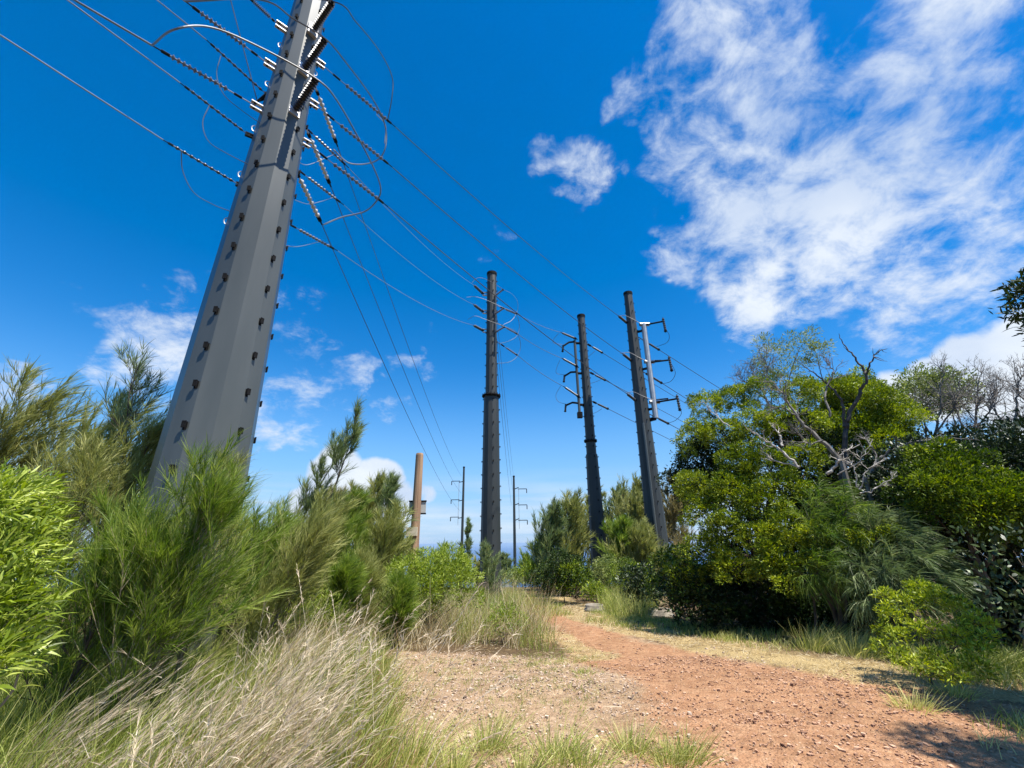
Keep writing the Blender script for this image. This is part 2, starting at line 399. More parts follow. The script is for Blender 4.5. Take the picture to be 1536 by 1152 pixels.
def insulator(p0, p1, n, rs, rc, mat, root, name='insulator', a=.12, b=.88, k=10, end=True, mat2='hardware', gap=False):
    p0 = np.asarray(p0, float); p1 = np.asarray(p1, float); L_ = np.linalg.norm(p1-p0); m = M()
    prof = [(0, rc*.6), (a*L_, rc*.6)]
    for i in range(n):
        t0 = (a+(b-a)*(i)/n)*L_; dt = (b-a)/n*L_
        prof += [(t0+dt*.1, rc), (t0+dt*.42, rs), (t0+dt*.56, rs*.96), (t0+dt*.72, rc)]
    m.add(*lathe(p0, p1-p0, prof+[(b*L_, rc)], k))
    m.add(*lathe(p0+(p1-p0)*b, p1-p0, [(0, rc), (0, rc*1.7), ((1-b)*L_*.5, rc*1.7), ((1-b)*L_*.5, rc*.7), ((1-b)*L_, rc*.7)], 8), mi=1)
    if a > .1: m.add(*lathe(p0+(p1-p0)*a*.45, p1-p0, [(0, rc*.6), (0, rc*1.4), (a*.3*L_, rc*1.4), (a*.3*L_, rc*.6)], 8), mi=1)
    return m.build(name, [MT[mat], MT[mat2]], root, smooth=False)
def spline(pts, n=8):
    pts = np.asarray(pts, float); Q = np.vstack([2*pts[0]-pts[1], pts, 2*pts[-1]-pts[-2]]); out = []
    for i in range(1, len(Q)-2):
        for t in np.linspace(0, 1, n, endpoint=False):
            a, b, c, d = Q[i-1:i+3]
            out.append(.5*((2*b)+(-a+c)*t+(2*a-5*b+4*c-d)*t*t+(-a+3*b-3*c+d)*t**3))
    out.append(pts[-1]); return np.array(out)
def jumper(pts, r, root, mat='wire', name='jumper_wire'):
    m = M(); m.add(*tube(spline([P(*q) if isinstance(q, tuple) else q for q in pts]), r, 6)); return m.build(name, MT[mat], root)
def wire(a, b, sag, r, label, mat='wire', group='conductors strung between the poles', n=40, spacer=None):
    t = np.linspace(0, 1, n)[:, None]; pts = a*(1-t)+b*t; pts[:, 2] -= 4*sag*(t*(1-t))[:, 0]
    m = M(); org = pts[0].copy(); m.add(*tube(pts, r, 6)); o = m.build('power_line', MT[mat], org=org)
    return tag(o, label, 'power line', group)
def along(a, b, d): return a+norm(b-a)*d

ZG = lambda p: float(gz(p[0], p[1]))
# -- pole 1 (near)
D1 = 8.5
P1 = Pole('massive grey many sided steel pole nearest the camera, cut off by the top edge', 300, 720, D1, -.1, 21, [(-1, .73), (2.75, .64), (13., .373), (21.2, .25)], 12, 'galv', rot=rad(8))
P1.clips([-33, 36, 100], 2.0, 19, .66, 1.05)
P1.cap()
# -- pole 2
D2 = 22.
P2 = Pole('central dark steel pole with a collar at mid height, beside the grass', 736, 815, D2, -.95, 16.7, [(-1, .52), (8.95, .40), (9.0, .32), (16.8, .27)], 12, 'steel_dark', rot=rad(12))
P2.clips([15, 85, -85], .2, 16.2, .66, .75, jit=.1); P2.collar(9.05); P2.cap()
# -- pole 3
D3 = 27.5
P3 = Pole('slim dark steel pole with mid height collar and switch arms pointing left', 899, 835, D3, -1.4, 16.6, [(-1.5, .55), (6.75, .37), (6.8, .32), (16.8, .25)], 12, 'steel_dark', rot=rad(5))
z3 = P(881, 661, D3)[2]
P3.prof = P3.prof; P3.clips([25, 88, -80], 0, 16.2, .66, .75); P3.collar(z3); P3.cap()
# -- pole 4
D4 = 26.
P4 = Pole('dark steel pole with a silver switch tube on its right, half behind the big bush', 990, 840, D4, -1.3, 17., [(-1.5, .62), (8.0, .42), (17., .26)], 12, 'steel_dark', rot=rad(10))
P4.clips([30, 88, -75], 1, 16.6, .66, .75); P4.cap()
for pl, (px, py) in ((P2, (734, 408)), (P3, (867, 472)), (P4, (945, 446))):
    pass
# -- far poles A, B
PA = Pole('tiny far pole left of the central pole with switch arms pointing left', 693, 815, 75, -5.5, 14.0, [(-6, .26), (14, .16)], 10, 'steel_dark')
PB = Pole('thin far pole right of the central pole with switch arms pointing right', 772, 815, 70, -5.0, 11.7, [(-6, .27), (12, .15)], 10, 'steel_dark')
PA.cap(); PB.cap()

def at_pole(pole, px, py, dD=0):
    return P(px, py, pole.D+dD)
HW = .016; TW = .010
# heavy conductors pole1 -> pole4
st_r = [(474, 90), (464, 150), (452, 208)]; en4 = [(941, 485), (948, 542), (955, 602)]
nm = ['upper', 'middle', 'lowest']
for i in range(3):
    a = P(st_r[i][0]+10, st_r[i][1]+8, D1+.1); b = P(en4[i][0], en4[i][1], D4)
    P1.plate(a, w=.04, sep=.075); d_ = norm(b-a); a2 = a; e1 = a+d_*2.3; e4 = b-d_*1.6
    insulator(a2, e1, 11, .055, .018, 'porc', P1.root, 'strain_insulator', .28, .86)
    wire(e1, e4, .25, HW, '%s heavy wire from the nearest pole up to the right hand pole' % nm[i], 'wire_dark')
    insulator(e4, b, 10, .085, .05, 'porc_dark', P4.root, 'strain_insulator', .1, .8)
    P4.plate(along(P4.c+(0, 0, b[2]), b, P4.r(b[2])+.35) if False else b, w=.05)
# left heavy conductors on pole 1, heading up left past the camera
st_l = [(424, 42), (407, 99), (387, 162)]; out_l = [(372, -5), (278, 2), (228, 68)]; fr = [(340, -32), (90, -115), (100, -4)]
for i in range(3):
    a = P(st_l[i][0]-7, st_l[i][1]-5, D1-.05); P1.plate(a, w=.04, sep=.075)
    z = a[2]; q = Pz(out_l[i][0], out_l[i][1], z+.0); far_ = a+(q-a)*7
    e = q if np.linalg.norm(q-a) < 5 else along(a, q, 3.2)
    insulator(a, e, 11, .055, .018, 'porc', P1.root, 'strain_insulator', .28, .84)
    wire(e, a+(q-a)*9, .0, HW*1.15, '%s heavy wire leaving the nearest pole toward the top left corner' % nm[i], 'wire')
    jl = e
    st_l[i] = (st_l[i], e)
# post insulators on pole 1
posts = [((471, 44), (499, 2)), ((457, 103), (488, 58)), ((443, 165), (474, 118))]
for b_, t_ in posts:
    a = P(*b_, D1-.42); t2 = P(*t_, D1-1.25)
    m = M(); m.add(*box(along(a, P1.c+(0, 0, a[2]), .06), np.array(frame(t2-a)), (.05, .11, .16))); m.build('post_bracket', MT['plate'], P1.root)
    insulator(a, t2, 13, .088, .042, 'porc_dark', P1.root, 'post_insulator', .02, .95)
# jumpers pole1
jumper([st_l[2][1], (262, 44, 7.2), (320, 42, 7.2), (400, 76, 7.2), (474, 118, 7.25), (505, 150, 7.6), (542, 215, 8.4), (565, 262, 8.9), (571, 288, 9.2), (561, 306, 9.6), (545, 318, 10), (512, 326, 10), (485, 337, 9.9)], .017, P1.root)
jumper([st_l[1][1], (392, 0, 7.3), (440, 28, 7.3), (488, 58, 7.25), (520, 95, 7.6), (560, 150, 8.6), (578, 190, 9.4), (577, 225, 9.6), (560, 243, 9.8), (525, 245, 9.8), (500, 224, 9.6)], .017, P1.root)
jumper([st_l[0][1], (499, 2, 7.25), (535, 34, 7.6), (570, 78, 8.6), (588, 115, 9.4), (588, 145, 9.6), (581, 183, 10)], .015, P1.root, 'wire_dark')
jumper([(565, 172, 10), (578, 188, 9.6), (577, 215, 9.6)], .014, P1.root)
# thin wires from pole 1 to pole 2
tn = [(453, 186), (441, 250), (426, 332)]; tb = [(725, 441), (725, 468), (725, 496)]
for i in range(3):
    a = P(tn[i][0], tn[i][1], D1+.35); b = P(*tb[i], D2); d_ = norm(b-a)
    e1 = a+d_*1.9; e2 = b-d_*1.9
    insulator(a, e1, 10, .038, .016, 'porc', P1.root, 'strain_insulator', .25, .82)
    wire(e1, e2, .3, TW, '%s thin wire from the nearest pole to the central pole' % nm[i], 'wire')
    insulator(e2, b, 9, .075, .045, 'porc_dark', P2.root, 'strain_insulator', .1, .82); P2.plate(b, w=.045)
    P1.plate(a, w=.03, sep=.04, mat='hardware')
# thin wires leaving pole 1 to the left
tl = [((400, 142), (312, 62), (228, 0)), ((372, 202), (300, 147), (98, 0)), ((358, 277), (272, 226), (0, 48))]
for i, (s_, m_, e_) in enumerate(tl):
    a = P(*s_, D1+.05); q = Pz(*m_, a[2]); q2 = Pz(*e_, a[2])
    P1.plate(a, w=.025, sep=.035, mat='hardware')
    ie = along(a, q, 1.25)
    insulator(a, ie, 9, .03, .013, 'porc_dark', P1.root, 'strain_insulator', .08, .88)
    wire(ie, a+(q2-a)*2.2, 0, TW*1.1, '%s thin pale wire leaving the nearest pole toward the left edge' % nm[i], 'wire')
jumper([(272, 226, 8.1), (274, 256, 8.2), (290, 288, 8.2), (318, 306, 8.2), (345, 317, 8.3)], .008, P1.root, 'wire_dark')
jumper([(314, 158, 8.1), (304, 184, 8.1), (313, 212, 8.1), (340, 230, 8.2), (375, 248, 8.3)], .008, P1.root, 'wire_dark')
jumper([(331, 84, 8.1), (325, 112, 8.1), (336, 142, 8.1), (362, 165, 8.2), (392, 186, 8.3)], .008, P1.root, 'wire_dark')
jumper([(442, 300, 8.8), (462, 306, 9.2), (482, 302, 9.6), (500, 296, 10)], .007, P1.root, 'wire')
jumper([(418, 366, 8.8), (445, 370, 9.2), (478, 363, 9.8)], .007, P1.root, 'wire')
jumper([(444, 240, 8.8), (462, 247, 9.1), (500, 232, 9.6)], .007, P1.root, 'wire')
# little ring lugs on the flanks
for (px, py, dd) in ((341, 332, .2), (362, 262, .2), (382, 193, .2), (402, 126, .2), (421, 68, .2), (472, 110, .3), (458, 168, .3), (447, 236, .3), (404, 430, .3)):
    c = P(px, py, D1+dd*.3); m = M(); th = np.linspace(0, 2*np.pi, 14)
    tr = norm(np.cross([0, 0, 1.], -P1.c)); pts = c+np.outer(np.cos(th), tr)*.055+np.outer(np.sin(th), [0, 0, .08])
    m.add(*tube(pts, .011, 5)); m.add(*tube([c, P1.c+(0, 0, c[2])], .012, 5)); m.build('ring_lug', MT['plate'], P1.root)
# guard wire rising
a = P(386, 152, D1+.1); q = P(338, -30, D1-.6)
wire(a, a+(q-a)*1.0, 0, .011, 'short dark wire climbing steeply left of the nearest pole', 'wire_dark')
m = M(); m.add(*tube([P(386, 152, D1+.1), P(408, 140, D1)], [.02, .09], 6)); m.build('wire_arm', MT['hardware'], P1.root)
# down wires pole1 -> far pole A
dn = [(472, 128), (459, 192), (442, 252)]; da = [(692, 714), (692, 740), (690, 766)]
for i in range(3):
    a = P(*dn[i], D1+.3); b = P(*da[i], 75); d_ = norm(b-a)
    P1.plate(along(a, P1.c+(0, 0, a[2]), .05), w=.03, sep=.04, mat='hardware')
    insulator(a, a+d_*1.75, 9, .062, .03, 'porc_light', P1.root, 'strain_insulator', .18, .84)
    wire(a+d_*1.75, b, 1.0, .013, '%s dark wire running down from the nearest pole to the tiny far pole' % nm[i], 'wire_dark', n=80)
# pole 2 details
for (b_, t_) in (((741, 445), (755, 434)), ((741, 472), (756, 462)), ((742, 499), (757, 490))):
    a = P(*b_, D2-.2); t2 = P(*t_, D2-.7)
    insulator(a, t2, 8, .055, .04, 'porc', P2.root, 'post_insulator', .02, .95)
jumper([(708, 424, 21), (716, 417, 21), (727, 418, 21.2), (742, 426, 21.2), (755, 434, 21.3), (768, 441, 22), (776, 452, 23), (776, 466, 23.5), (768, 480, 23), (755, 487, 22.5)], .012, P2.root)
jumper([(700, 446, 20.5), (712, 445, 21), (727, 449, 21.2), (756, 462, 21.3), (773, 470, 22), (779, 488, 23), (775, 504, 23), (762, 512, 22.6), (746, 516, 22.3)], .012, P2.root)
jumper([(702, 479, 20.5), (713, 474, 21), (728, 479, 21.2), (757, 490, 21.3), (774, 498, 22), (781, 517, 23), (776, 534, 23), (764, 543, 22.6), (747, 545, 22.3)], .012, P2.root)
# pole2 -> pole3
s2 = [(744, 458), (745, 484), (745, 512)]; e3 = [(866, 509), (868, 551), (871, 597)]
for i in range(3):
    a = P(*s2[i], D2+.2); b = P(*e3[i], D3-.1); d_ = norm(b-a)
    insulator(a, a+d_*1.7, 8, .06, .03, 'porc', P2.root, 'strain_insulator', .45, .9)
    wire(a+d_*1.7, b-d_*1.7, .12, .014, '%s wire from the central pole to the slim pole behind it' % nm[i], 'wire')
    insulator(b-d_*1.7, b, 10, .075, .05, 'porc_dark', P3.root, 'strain_insulator', .1, .8)
# pole2 -> far pole B
for i, (sx, ex) in enumerate((((743, 452), (770, 712)), ((743, 486), (769, 735)), ((743, 520), (767, 758)))):
    wire(P(*sx, D2+.3), P(*ex, 70), .5, .012, '%s of three wires running down from the central pole to the thin far pole' % nm[i], 'wire_dark', n=60)
# pole3 -> right, passing behind pole 4
for i, (s_, e_) in enumerate((((876, 513), (1300, 762)), ((880, 556), (1300, 772)), ((884, 600), (1300, 797)))):
    a = P(*s_, D3+.2); b = P(*e_, 95); d_ = norm(b-a)
    insulator(a, a+d_*2.1, 10, .07, .05, 'porc_dark', P3.root, 'strain_insulator', .45, .92)
    wire(a+d_*2.1, b, .3, .018, '%s wire passing from the slim pole behind the right hand pole' % nm[i], 'wire_dark')
for i, (s_, e_) in enumerate((((958, 506), (1300, 715)), ((962, 556), (1300, 761)), ((972, 620), (1300, 785)))):
    a = P(*s_, D4+.4); b = P(*e_, 90); d_ = norm(b-a)
    insulator(a, a+d_*2.6, 10, .07, .05, 'porc_dark', P4.root, 'strain_insulator', .5, .92)
    wire(a+d_*2.6, b, .3, .02, '%s wire running from the right hand pole down behind the trees' % nm[i], 'wire_dark')
# pole 4 silver switch tube
def bar(p, q, r, mat, root, name, k=8):
    m = M(); m.add(*tube([p, q], r, k)); return m.build(name, MT[mat], root)
ztop = P(966, 487, D4)[2]; zbot = P(984, 628, D4)[2]; c4 = P(975, 560, D4-.1)
m = M(); m.add(*tube([(c4[0], c4[1], zbot), (c4[0], c4[1], ztop)], .16, 10)); m.build('switch_tube', MT['alum'], P4.root)
for (ly, tipx, tipy) in ((487, 995, 482), (543, 1004, 540), (603, 1016, 598)):
    z = Pz(970+(ly-487)*.12, ly, 0)[2]; z = P(970+(ly-487)*.128, ly, D4)[2]; b0_ = np.array([c4[0], c4[1], z])
    ti = P(tipx, tipy, D4-.4); t2 = ti+np.array([0, .55, .22])
    arm = bar(b0_+(0, 0, -.05), ti, .055, 'hardware', P4.root, 'switch_arm')
    up_ = b0_+(.1, .45, .25); bar(b0_+(0, 0, .1), up_, .05, 'alum', P4.root, 'switch_bracket')
    bar(up_, along(up_, t2, np.linalg.norm(t2-up_)*.75), .045, 'hardware', P4.root, 'switch_arm')
    insulator(ti+(0, 0, .25), ti+(0.05, 0, -.75), 6, .09, .06, 'porc_dark', P4.root, 'drop_insulator', .05, .9)
    bar(b0_+(-.25, 0, 0), b0_+(.35, 0, 0), .12, 'alum', P4.root, 'switch_clamp')
    bar((P4.c[0], P4.c[1], z-.45), b0_+(0, 0, -.4), .08, 'hardware', P4.root, 'standoff')
bar((P4.c[0], P4.c[1], zbot-.1), (c4[0], c4[1], zbot), .12, 'hardware', P4.root, 'standoff')
jumper([(928, 476, 25.5), (936, 473, 25.5), (948, 478, 25.3), (962, 486, 25.4)], .018, P4.root)
jumper([(930, 530, 25.5), (944, 529, 25.5), (958, 536, 25.3), (972, 543, 25.4)], .018, P4.root)
jumper([(938, 590, 25.5), (950, 588, 25.5), (964, 594, 25.3), (980, 600, 25.4)], .018, P4.root)
jumper([(998, 492, 25.7), (1004, 504, 26), (1000, 514, 26.5), (985, 520, 27)], .014, P4.root, 'wire_dark')
jumper([(1008, 547, 25.7), (1013, 560, 26), (1006, 572, 26.5), (992, 576, 27)], .014, P4.root, 'wire_dark')
jumper([(1018, 608, 25.7), (1022, 620, 26), (1014, 630, 26.5), (1002, 635, 27)], .014, P4.root, 'wire_dark')
# conduit on pole 4
cp = P(968, 640, D4-.55); d_ = P4.az(-2)
m = M(); m.add(*tube([(P4.c+d_*(P4.r(z)+.04))+(0, 0, z) for z in np.linspace(1.0, zbot-.3, 8)], .07, 8)); m.build('conduit', MT['galv'], P4.root)
# pole 3 silver tube and arms, on the left
zt3 = P(862, 512, D3)[2]; zb3 = P(868, 624, D3)[2]; c3 = P(866, 570, D3-.15)
m = M(); m.add(*tube([(c3[0], c3[1], zb3), (c3[0], c3[1], zt3)], .09, 10)); m.build('switch_tube', MT['galv'], P3.root)
for (ly, tipx, tipy) in ((514, 845, 519), (559, 847, 564), (606, 849, 608)):
    z = P(863+(ly-512)*.05, ly, D3)[2]; b0_ = np.array([c3[0], c3[1], z]); ti = P(tipx, tipy, D3-.6)
    mid = (b0_+ti)/2+(0, 0, .12)
    bar(b0_, mid, .07, 'hardware', P3.root, 'switch_arm'); bar(mid, ti, .06, 'hardware', P3.root, 'switch_arm')
    insulator(ti+(0, 0, .1), ti+(-.08, 0, -.45), 5, .08, .05, 'porc_dark', P3.root, 'drop_insulator', .05, .9)
    bar((P3.c[0], P3.c[1], z-.1), b0_+(0, 0, -.1), .09, 'hardware', P3.root, 'standoff')
m = M(); m.add(*box((c3[0], c3[1]-.05, zb3), np.eye(3), (.16, .16, .18))); m.build('operator_box', MT['hardware'], P3.root)
jumper([(838, 500, 26.5), (831, 508, 26.5), (830, 514, 26.5), (843, 517, 26.7)], .012, P3.root, 'wire_dark')
jumper([(840, 540, 26.5), (835, 552, 26.5), (835, 560, 26.5), (846, 562, 26.7)], .012, P3.root, 'wire_dark')
jumper([(841, 579, 26.5), (834, 592, 26.5), (837, 602, 26.5), (848, 606, 26.7)], .012, P3.root, 'wire_dark')
for q in (((893, 526), (885, 533), (878, 538)), ((902, 569), (893, 573), (882, 576)), ((903, 613), (895, 618), (886, 622))):
    jumper([(*w, 28.5) for w in q], .012, P3.root, 'wire_dark')
# far poles' arms
for pole, sgn, rows in ((PA, -1, (722, 750, 776)), (PB, 1, (734, 758, 781))):
    x0 = 694 if sgn < 0 else 771; zs = []
    for ly in rows:
        z = P(x0, ly, pole.D)[2]; c = pole.c+(0, 0, z); zs.append(z)
        bar(c, c+(sgn*.75, 0, -.15 if sgn < 0 else .3), .07, 'hardware', pole.root, 'standoff', 6)
        m = M(); m.add(*tube([c+(sgn*.6, 0, .05), c+(sgn*2.0, 0, .05)], .06, 6)); m.add(*tube([c+(sgn*2.0, 0, .05), c+(sgn*2.0, 0, -.6)], .07, 6)); m.build('switch_arm', MT['hardware'], pole.root)
    bar(pole.c+(sgn*.75, 0, min(zs)-1.2), pole.c+(sgn*.75, 0, max(zs)), .04, 'alum', pole.root, 'switch_rod', 6)

# ------------------------------------------------------------------ wooden post
wp = P(625, 760, 13.5); wb = np.array([wp[0], wp[1], ZG(wp)]); wr = thing('wooden_post', 'weathered brown wooden post with a small sign plate behind it', 'post', wb)
ztop = P(629, 680, 13.5)[2]
V, F = lathe(wb-(0, 0, .2), (0, 0, 1), [(0, .15), (1.5, .142), (3, .125), (ztop-wb[2]+.15, .115), (ztop-wb[2]+.2, .10), (ztop-wb[2]+.2, .001)], 16)
V = V+np.stack([.006*np.sin(V[:, 2]*3+V[:, 0]*60), .006*np.cos(V[:, 2]*2), 0*V[:, 2]], 1)
m = M(); m.add(V, F); m.build('post_shaft', MT['wood'], wr)
za, zc = P(625, 751, 13.5)[2], P(625, 770, 13.5)[2]; m = M(); E = np.eye(3)
m.add(*box((wb[0]-.01, wb[1]+.17, (za+zc)/2), E, (.25, .012, (za-zc)/2)))
m.build('sign_plate', MT['sign_back'], wr)
m = M()
for z in (za, zc): m.add(*box((wb[0]-.01, wb[1]+.165, z), E, (.26, .03, .02)))
m.build('plate_edging', MT['hardware'], wr)
zd, ze = P(625, 791, 13.5)[2], P(625, 804, 13.5)[2]
m = M(); m.add(*box((wb[0]-.06, wb[1]-.17, (zd+ze)/2), E, (.155, .05, (zd-ze)/2))); m.build('wood_block', MT['pale_wood'], wr)
m = M(); m.add(*box((wb[0]-.16, wb[1]-.05, ze-.35), E, (.05, .05, .34))); m.build('bracket_brace', MT['porc_dark'], wr)

# ------------------------------------------------------------------ concrete planter rings
for (px, py, w, lab) in ((892, 917, .30, 'smaller round concrete ring in the grass below the slim pole'), (991, 925, .36, 'larger round concrete ring at the dark edge of the big bush')):
    c = G(px, py); t_ = thing('concrete_ring', lab, 'concrete ring', c, 'concrete rings beside the path')
    m = M(); m.add(*lathe(c-(0, 0, .06), (0, 0, 1), [(0, w*.95), (.10, w*1.15), (.13, w*1.15), (.13, w*1.0), (.24, w), (.27, w*.95), (.25, w*.78), (.15, w*.75)], 28)); m.build('ring_wall', MT['concrete'], t_, smooth=True)
    m = M(); V, F = lathe(c+(0, 0, .10), (0, 0, 1), [(0, w*.76), (.03, w*.4), (.05, .001)], 20); m.add(V, F); m.build('soil_fill', MT['soil'], t_)

# ================================================================== vegetation
WIND = np.array([.55, .1, 0.])
def grow(start, d, L, r, nseg, wander, up, r_end=.35):
    n = len(start); nodes = [start]; p = start.copy(); dd = norm(d)
    for i in range(nseg):
        dd = norm(dd+rng.normal(size=(n, 3))*wander+np.array([0, 0, up])); p = p+dd*(L/nseg)[:, None]; nodes.append(p)
    nodes = np.stack(nodes, 1); rr = r[:, None]*np.linspace(1, r_end, nseg+1)[None]
    return nodes, rr
def kids(nodes, rr, n_per, ang, lscale, L, tmin=.25, tmax=1., out=.0):
    n, k, _ = nodes.shape; S_, D_, L_, R_ = [], [], [], []
    t = rng.uniform(tmin, tmax, (n, n_per))*(k-1); i = np.minimum(t.astype(int), k-2); f = t-i
    ar = np.arange(n)[:, None]
    a = nodes[ar, i]; b = nodes[ar, i+1]; p = a*(1-f[..., None])+b*f[..., None]; ax = norm(b-a)
    rnd = rsph(n*n_per).reshape(n, n_per, 3); perp = norm(rnd-ax*(rnd*ax).sum(-1, keepdims=True))
    an = ang*(1+rng.normal(size=(n, n_per, 1))*.25); d = ax*np.cos(an)+perp*np.sin(an)
    ll = L[:, None]*lscale*(1-.5*t/(k-1))*rng.uniform(.7, 1.2, (n, n_per))
    r = np.minimum(rr[ar, i]*.62, 9)
    return p.reshape(-1, 3), norm(d.reshape(-1, 3)), ll.ravel(), r.ravel()
def wood(m, nodes, rr, k=5):
    a = nodes[:, :-1].reshape(-1, 3); b = nodes[:, 1:].reshape(-1, 3); ra = rr[:, :-1].ravel(); rb = rr[:, 1:].ravel()
    m.add(*prisms(a, b, ra, rb, k))
GREENERY = {}
def ironwood(px, py, D, H, spread, label, mat='iron', n1=26, n2=9, nn=16, lean=(.08, 0, 0), nl=.2, f0=.05, bark='bark', name='ironwood_tree', wfac=1.0, cat='tree', group='ironwood trees and saplings', up=.14, pyr=.6, topspike=True, base=None):
    """casuarina: leader, rising branches, brushes of long fine needles"""
    b = on_ground(px, py, D) if base is None else base; lean = np.array(lean, float)
    root = thing(name, label, cat, b, group)
    w = D*.00075*wfac; w = max(w, .0028); n1 = int(n1*1.35); nn = int(nn*(1.15 if D < 9 else .8))
    tr, rr = grow(b[None]-(0, 0, .1), np.array([[lean[0], lean[1], 1.]]), np.array([H]), np.array([.008*H+.012]), 10, .07, .02, .08)
    k = 11; t = np.sort(f0+(1-f0)*rng.uniform(0, 1, n1)**.9); ti = t*(k-1); i = np.minimum(ti.astype(int), k-2); f = (ti-i)[:, None]
    p = tr[0, i]*(1-f)+tr[0, i+1]*f; az = rng.uniform(0, 2*np.pi, n1); el = rng.uniform(.55, 1.15, n1)+t*.25
    d = np.stack([np.cos(az)*np.cos(el), np.sin(az)*np.cos(el), np.sin(el)], 1)+lean*.8
    L1 = spread*(1-t*pyr)*rng.uniform(.55, 1.4, n1)
    n_1, r_1 = grow(p, d, L1, .0035*H*(1-t*.7)+.002, 6, .13, up, .2)
    s, dd, ll, r = kids(n_1, r_1, int(n2*1.0), .5, .6, L1, .12); dd = norm(dd+(lean*.6)+np.array([0, 0, .15]))
    n_2, r_2 = grow(s, dd, ll, r*.8+.001, 4, .10, .06, .3)
    m = M(); wood(m, tr, rr, 7); m.build('trunk', MT[bark], root)
    m = M(); wood(m, n_1, r_1, 4); wood(m, n_2, r_2, 3); m.build('branches', MT[bark], root)
    # needles
    NP, ND, NV = [], [], []
    for nodes, cnt, tm in ((n_1, int(nn*1.0), .45), (n_2, nn, .05), (tr, nn*4, .6)):
        n, kk, _ = nodes.shape; t = rng.uniform(tm, 1, (n, cnt))*(kk-1); i = np.minimum(t.astype(int), kk-2); f = (t-i)[..., None]
        ar = np.arange(n)[:, None]; a = nodes[ar, i]; q = nodes[ar, i+1]
        NP.append((a*(1-f)+q*f).reshape(-1, 3)); ND.append(norm(q-a).reshape(-1, 3))
        NV.append(np.repeat(rng.uniform(.15, .75, n), cnt)+rng.normal(size=n*cnt)*.14)
    NP = np.concatenate(NP); ND = np.concatenate(ND); NV = np.clip(np.concatenate(NV), 0, 1)
    n = len(NP); d = norm(ND*1.0+rsph(n)*.42+lean*.7+np.array([0, 0, .12]))
    bend = np.array([lean[0]*.5, lean[1]*.3, -.12])+rng.normal(size=(n, 3))*.08
    L_ = nl*rng.uniform(.6, 1.25, n)
    m = M(); V, F, A = strips(NP, d, L_, w*rng.uniform(.7, 1.3, n), bend, [1, .8, .25], NV); m.add(V, F, A); m.build('needles', MT[mat], root)
    return root
DENS = 2.6
def leafy(root, clumps, mat, n, ll, lw, name='foliage', up=.35, prof=(.25, 1, .8, .08), vrange=(.1, .8), shell=.55, droop=-.15):
    """clumps: (x,y,z,r) ; n leaves per unit r^2"""
    m = M()
    for (x, y, z, r) in clumps:
        c = int(n*r*r*DENS); u = rsph(c); u[:, 2] = np.where(u[:, 2] < -.6, -u[:, 2]*rng.uniform(.0, 1, c), u[:, 2]); u = norm(u)
        rr = r*rng.uniform(shell, 1.05, c)**.7*(1+.22*np.sin(u[:, 0]*7+x*9)*np.sin(u[:, 1]*6+y*7)+.12*np.sin(u[:, 2]*9+z*5))
        pos = np.array([x, y, z])+u*rr[:, None]*np.array([1, 1, .85])
        d = norm(u*.8+rsph(c)*.75+np.array([.15, 0, up])); sd = norm(u*1.3+rsph(c)*.65+np.array([0, 0, .35]))
        v = np.clip(rng.uniform(vrange[0], vrange[1], c)+rng.normal(size=c)*.12+rng.uniform(-.24, .16), 0, 1)
        V, F, A = strips(pos, d, ll*rng.uniform(.6, 1.25, c), lw*rng.uniform(.7, 1.2, c), np.tile([[0, 0, droop]], (c, 1))+rng.normal(size=(c, 3))*.1, prof, v, np.cross(d, sd))
        m.add(V, F, A)
    return m.build(name, MT[mat], root)
def limbs(root, base, clumps, r0_, mat='bark', name='branches', frac=1.0, hubf=.45):
    m = M(); base = np.asarray(base, float); cen = np.mean([c[:3] for c in clumps], 0); hub = base*(1-hubf)+cen*hubf
    m.add(*tube(spline([base-(0, 0, .1), base*.5+hub*.5+rng.normal(size=3)*.06, hub], 4), np.linspace(r0_, r0_*.7, 9), 7))
    for (x, y, z, r) in clumps:
        if rng.uniform() > frac: continue
        e = np.array([x, y, z]); mid = hub*.5+e*.5; mid = mid+rng.normal(size=3)*.1*np.linalg.norm(e-hub); mid[2] -= .05
        m.add(*tube(spline([hub+rng.normal(size=3)*.03, mid, e], 4), np.linspace(r0_*.45, r0_*.10, 9), 5))
        s, dd, ll, rr = kids(np.stack([mid, (mid+e)/2, e])[None], np.array([[r0_*.2]*3]), 6, .8, 1., np.array([r*1.0]), .4)
        n_, r_ = grow(s, dd, ll, rr*.5, 3, .2, .1, .3); wood(m, n_, r_, 3)
    return m.build(name, MT[mat], root)
def ellipsoid_clumps(c, R, n, r, zmin=-.4, front=True):
    out = []
    i = 0
    while len(out) < n and i < n*60:
        i += 1; u = rsph(1)[0]
        if u[2] < zmin: continue
        q = np.array(c)+u*np.array(R)*rng.uniform(.82, 1.0)
        rr = rng.uniform(*r)
        if all(np.linalg.norm(q-np.array(o_[:3])) > (rr+o_[3])*.62 for o_ in out): out.append((*q, rr))
    return out
def bush(px, py, D, R, h0, label, mat, leaf, n=900, ncl=24, cr=(.2, .35), name='shrub', cat='shrub', group='broadleaf shrubs', bark='bark', up=.35, vr=(.1, .8), core=True, prof=(.25, 1, .8, .08), zmin=-.3, frac=.6):
    """R: ellipsoid radii; h0: centre height above ground"""
    b = on_ground(px, py, D); root = thing(name, label, cat, b, group); c = b+(0, 0, h0)
    cl = ellipsoid_clumps(c, R, ncl, cr, zmin)
    allc = list(cl)
    if core: allc += [(*(c+rsph(1)[0]*np.array(R)*.5), cr[1]*1.3) for _ in range(max(3, ncl//5))]
    leafy(root, allc, mat, n, leaf[0], leaf[1], up=up, vrange=vr, prof=prof)
    limbs(root, b, cl, .012+.012*R[2], bark, frac=frac, hubf=.25)
    return root
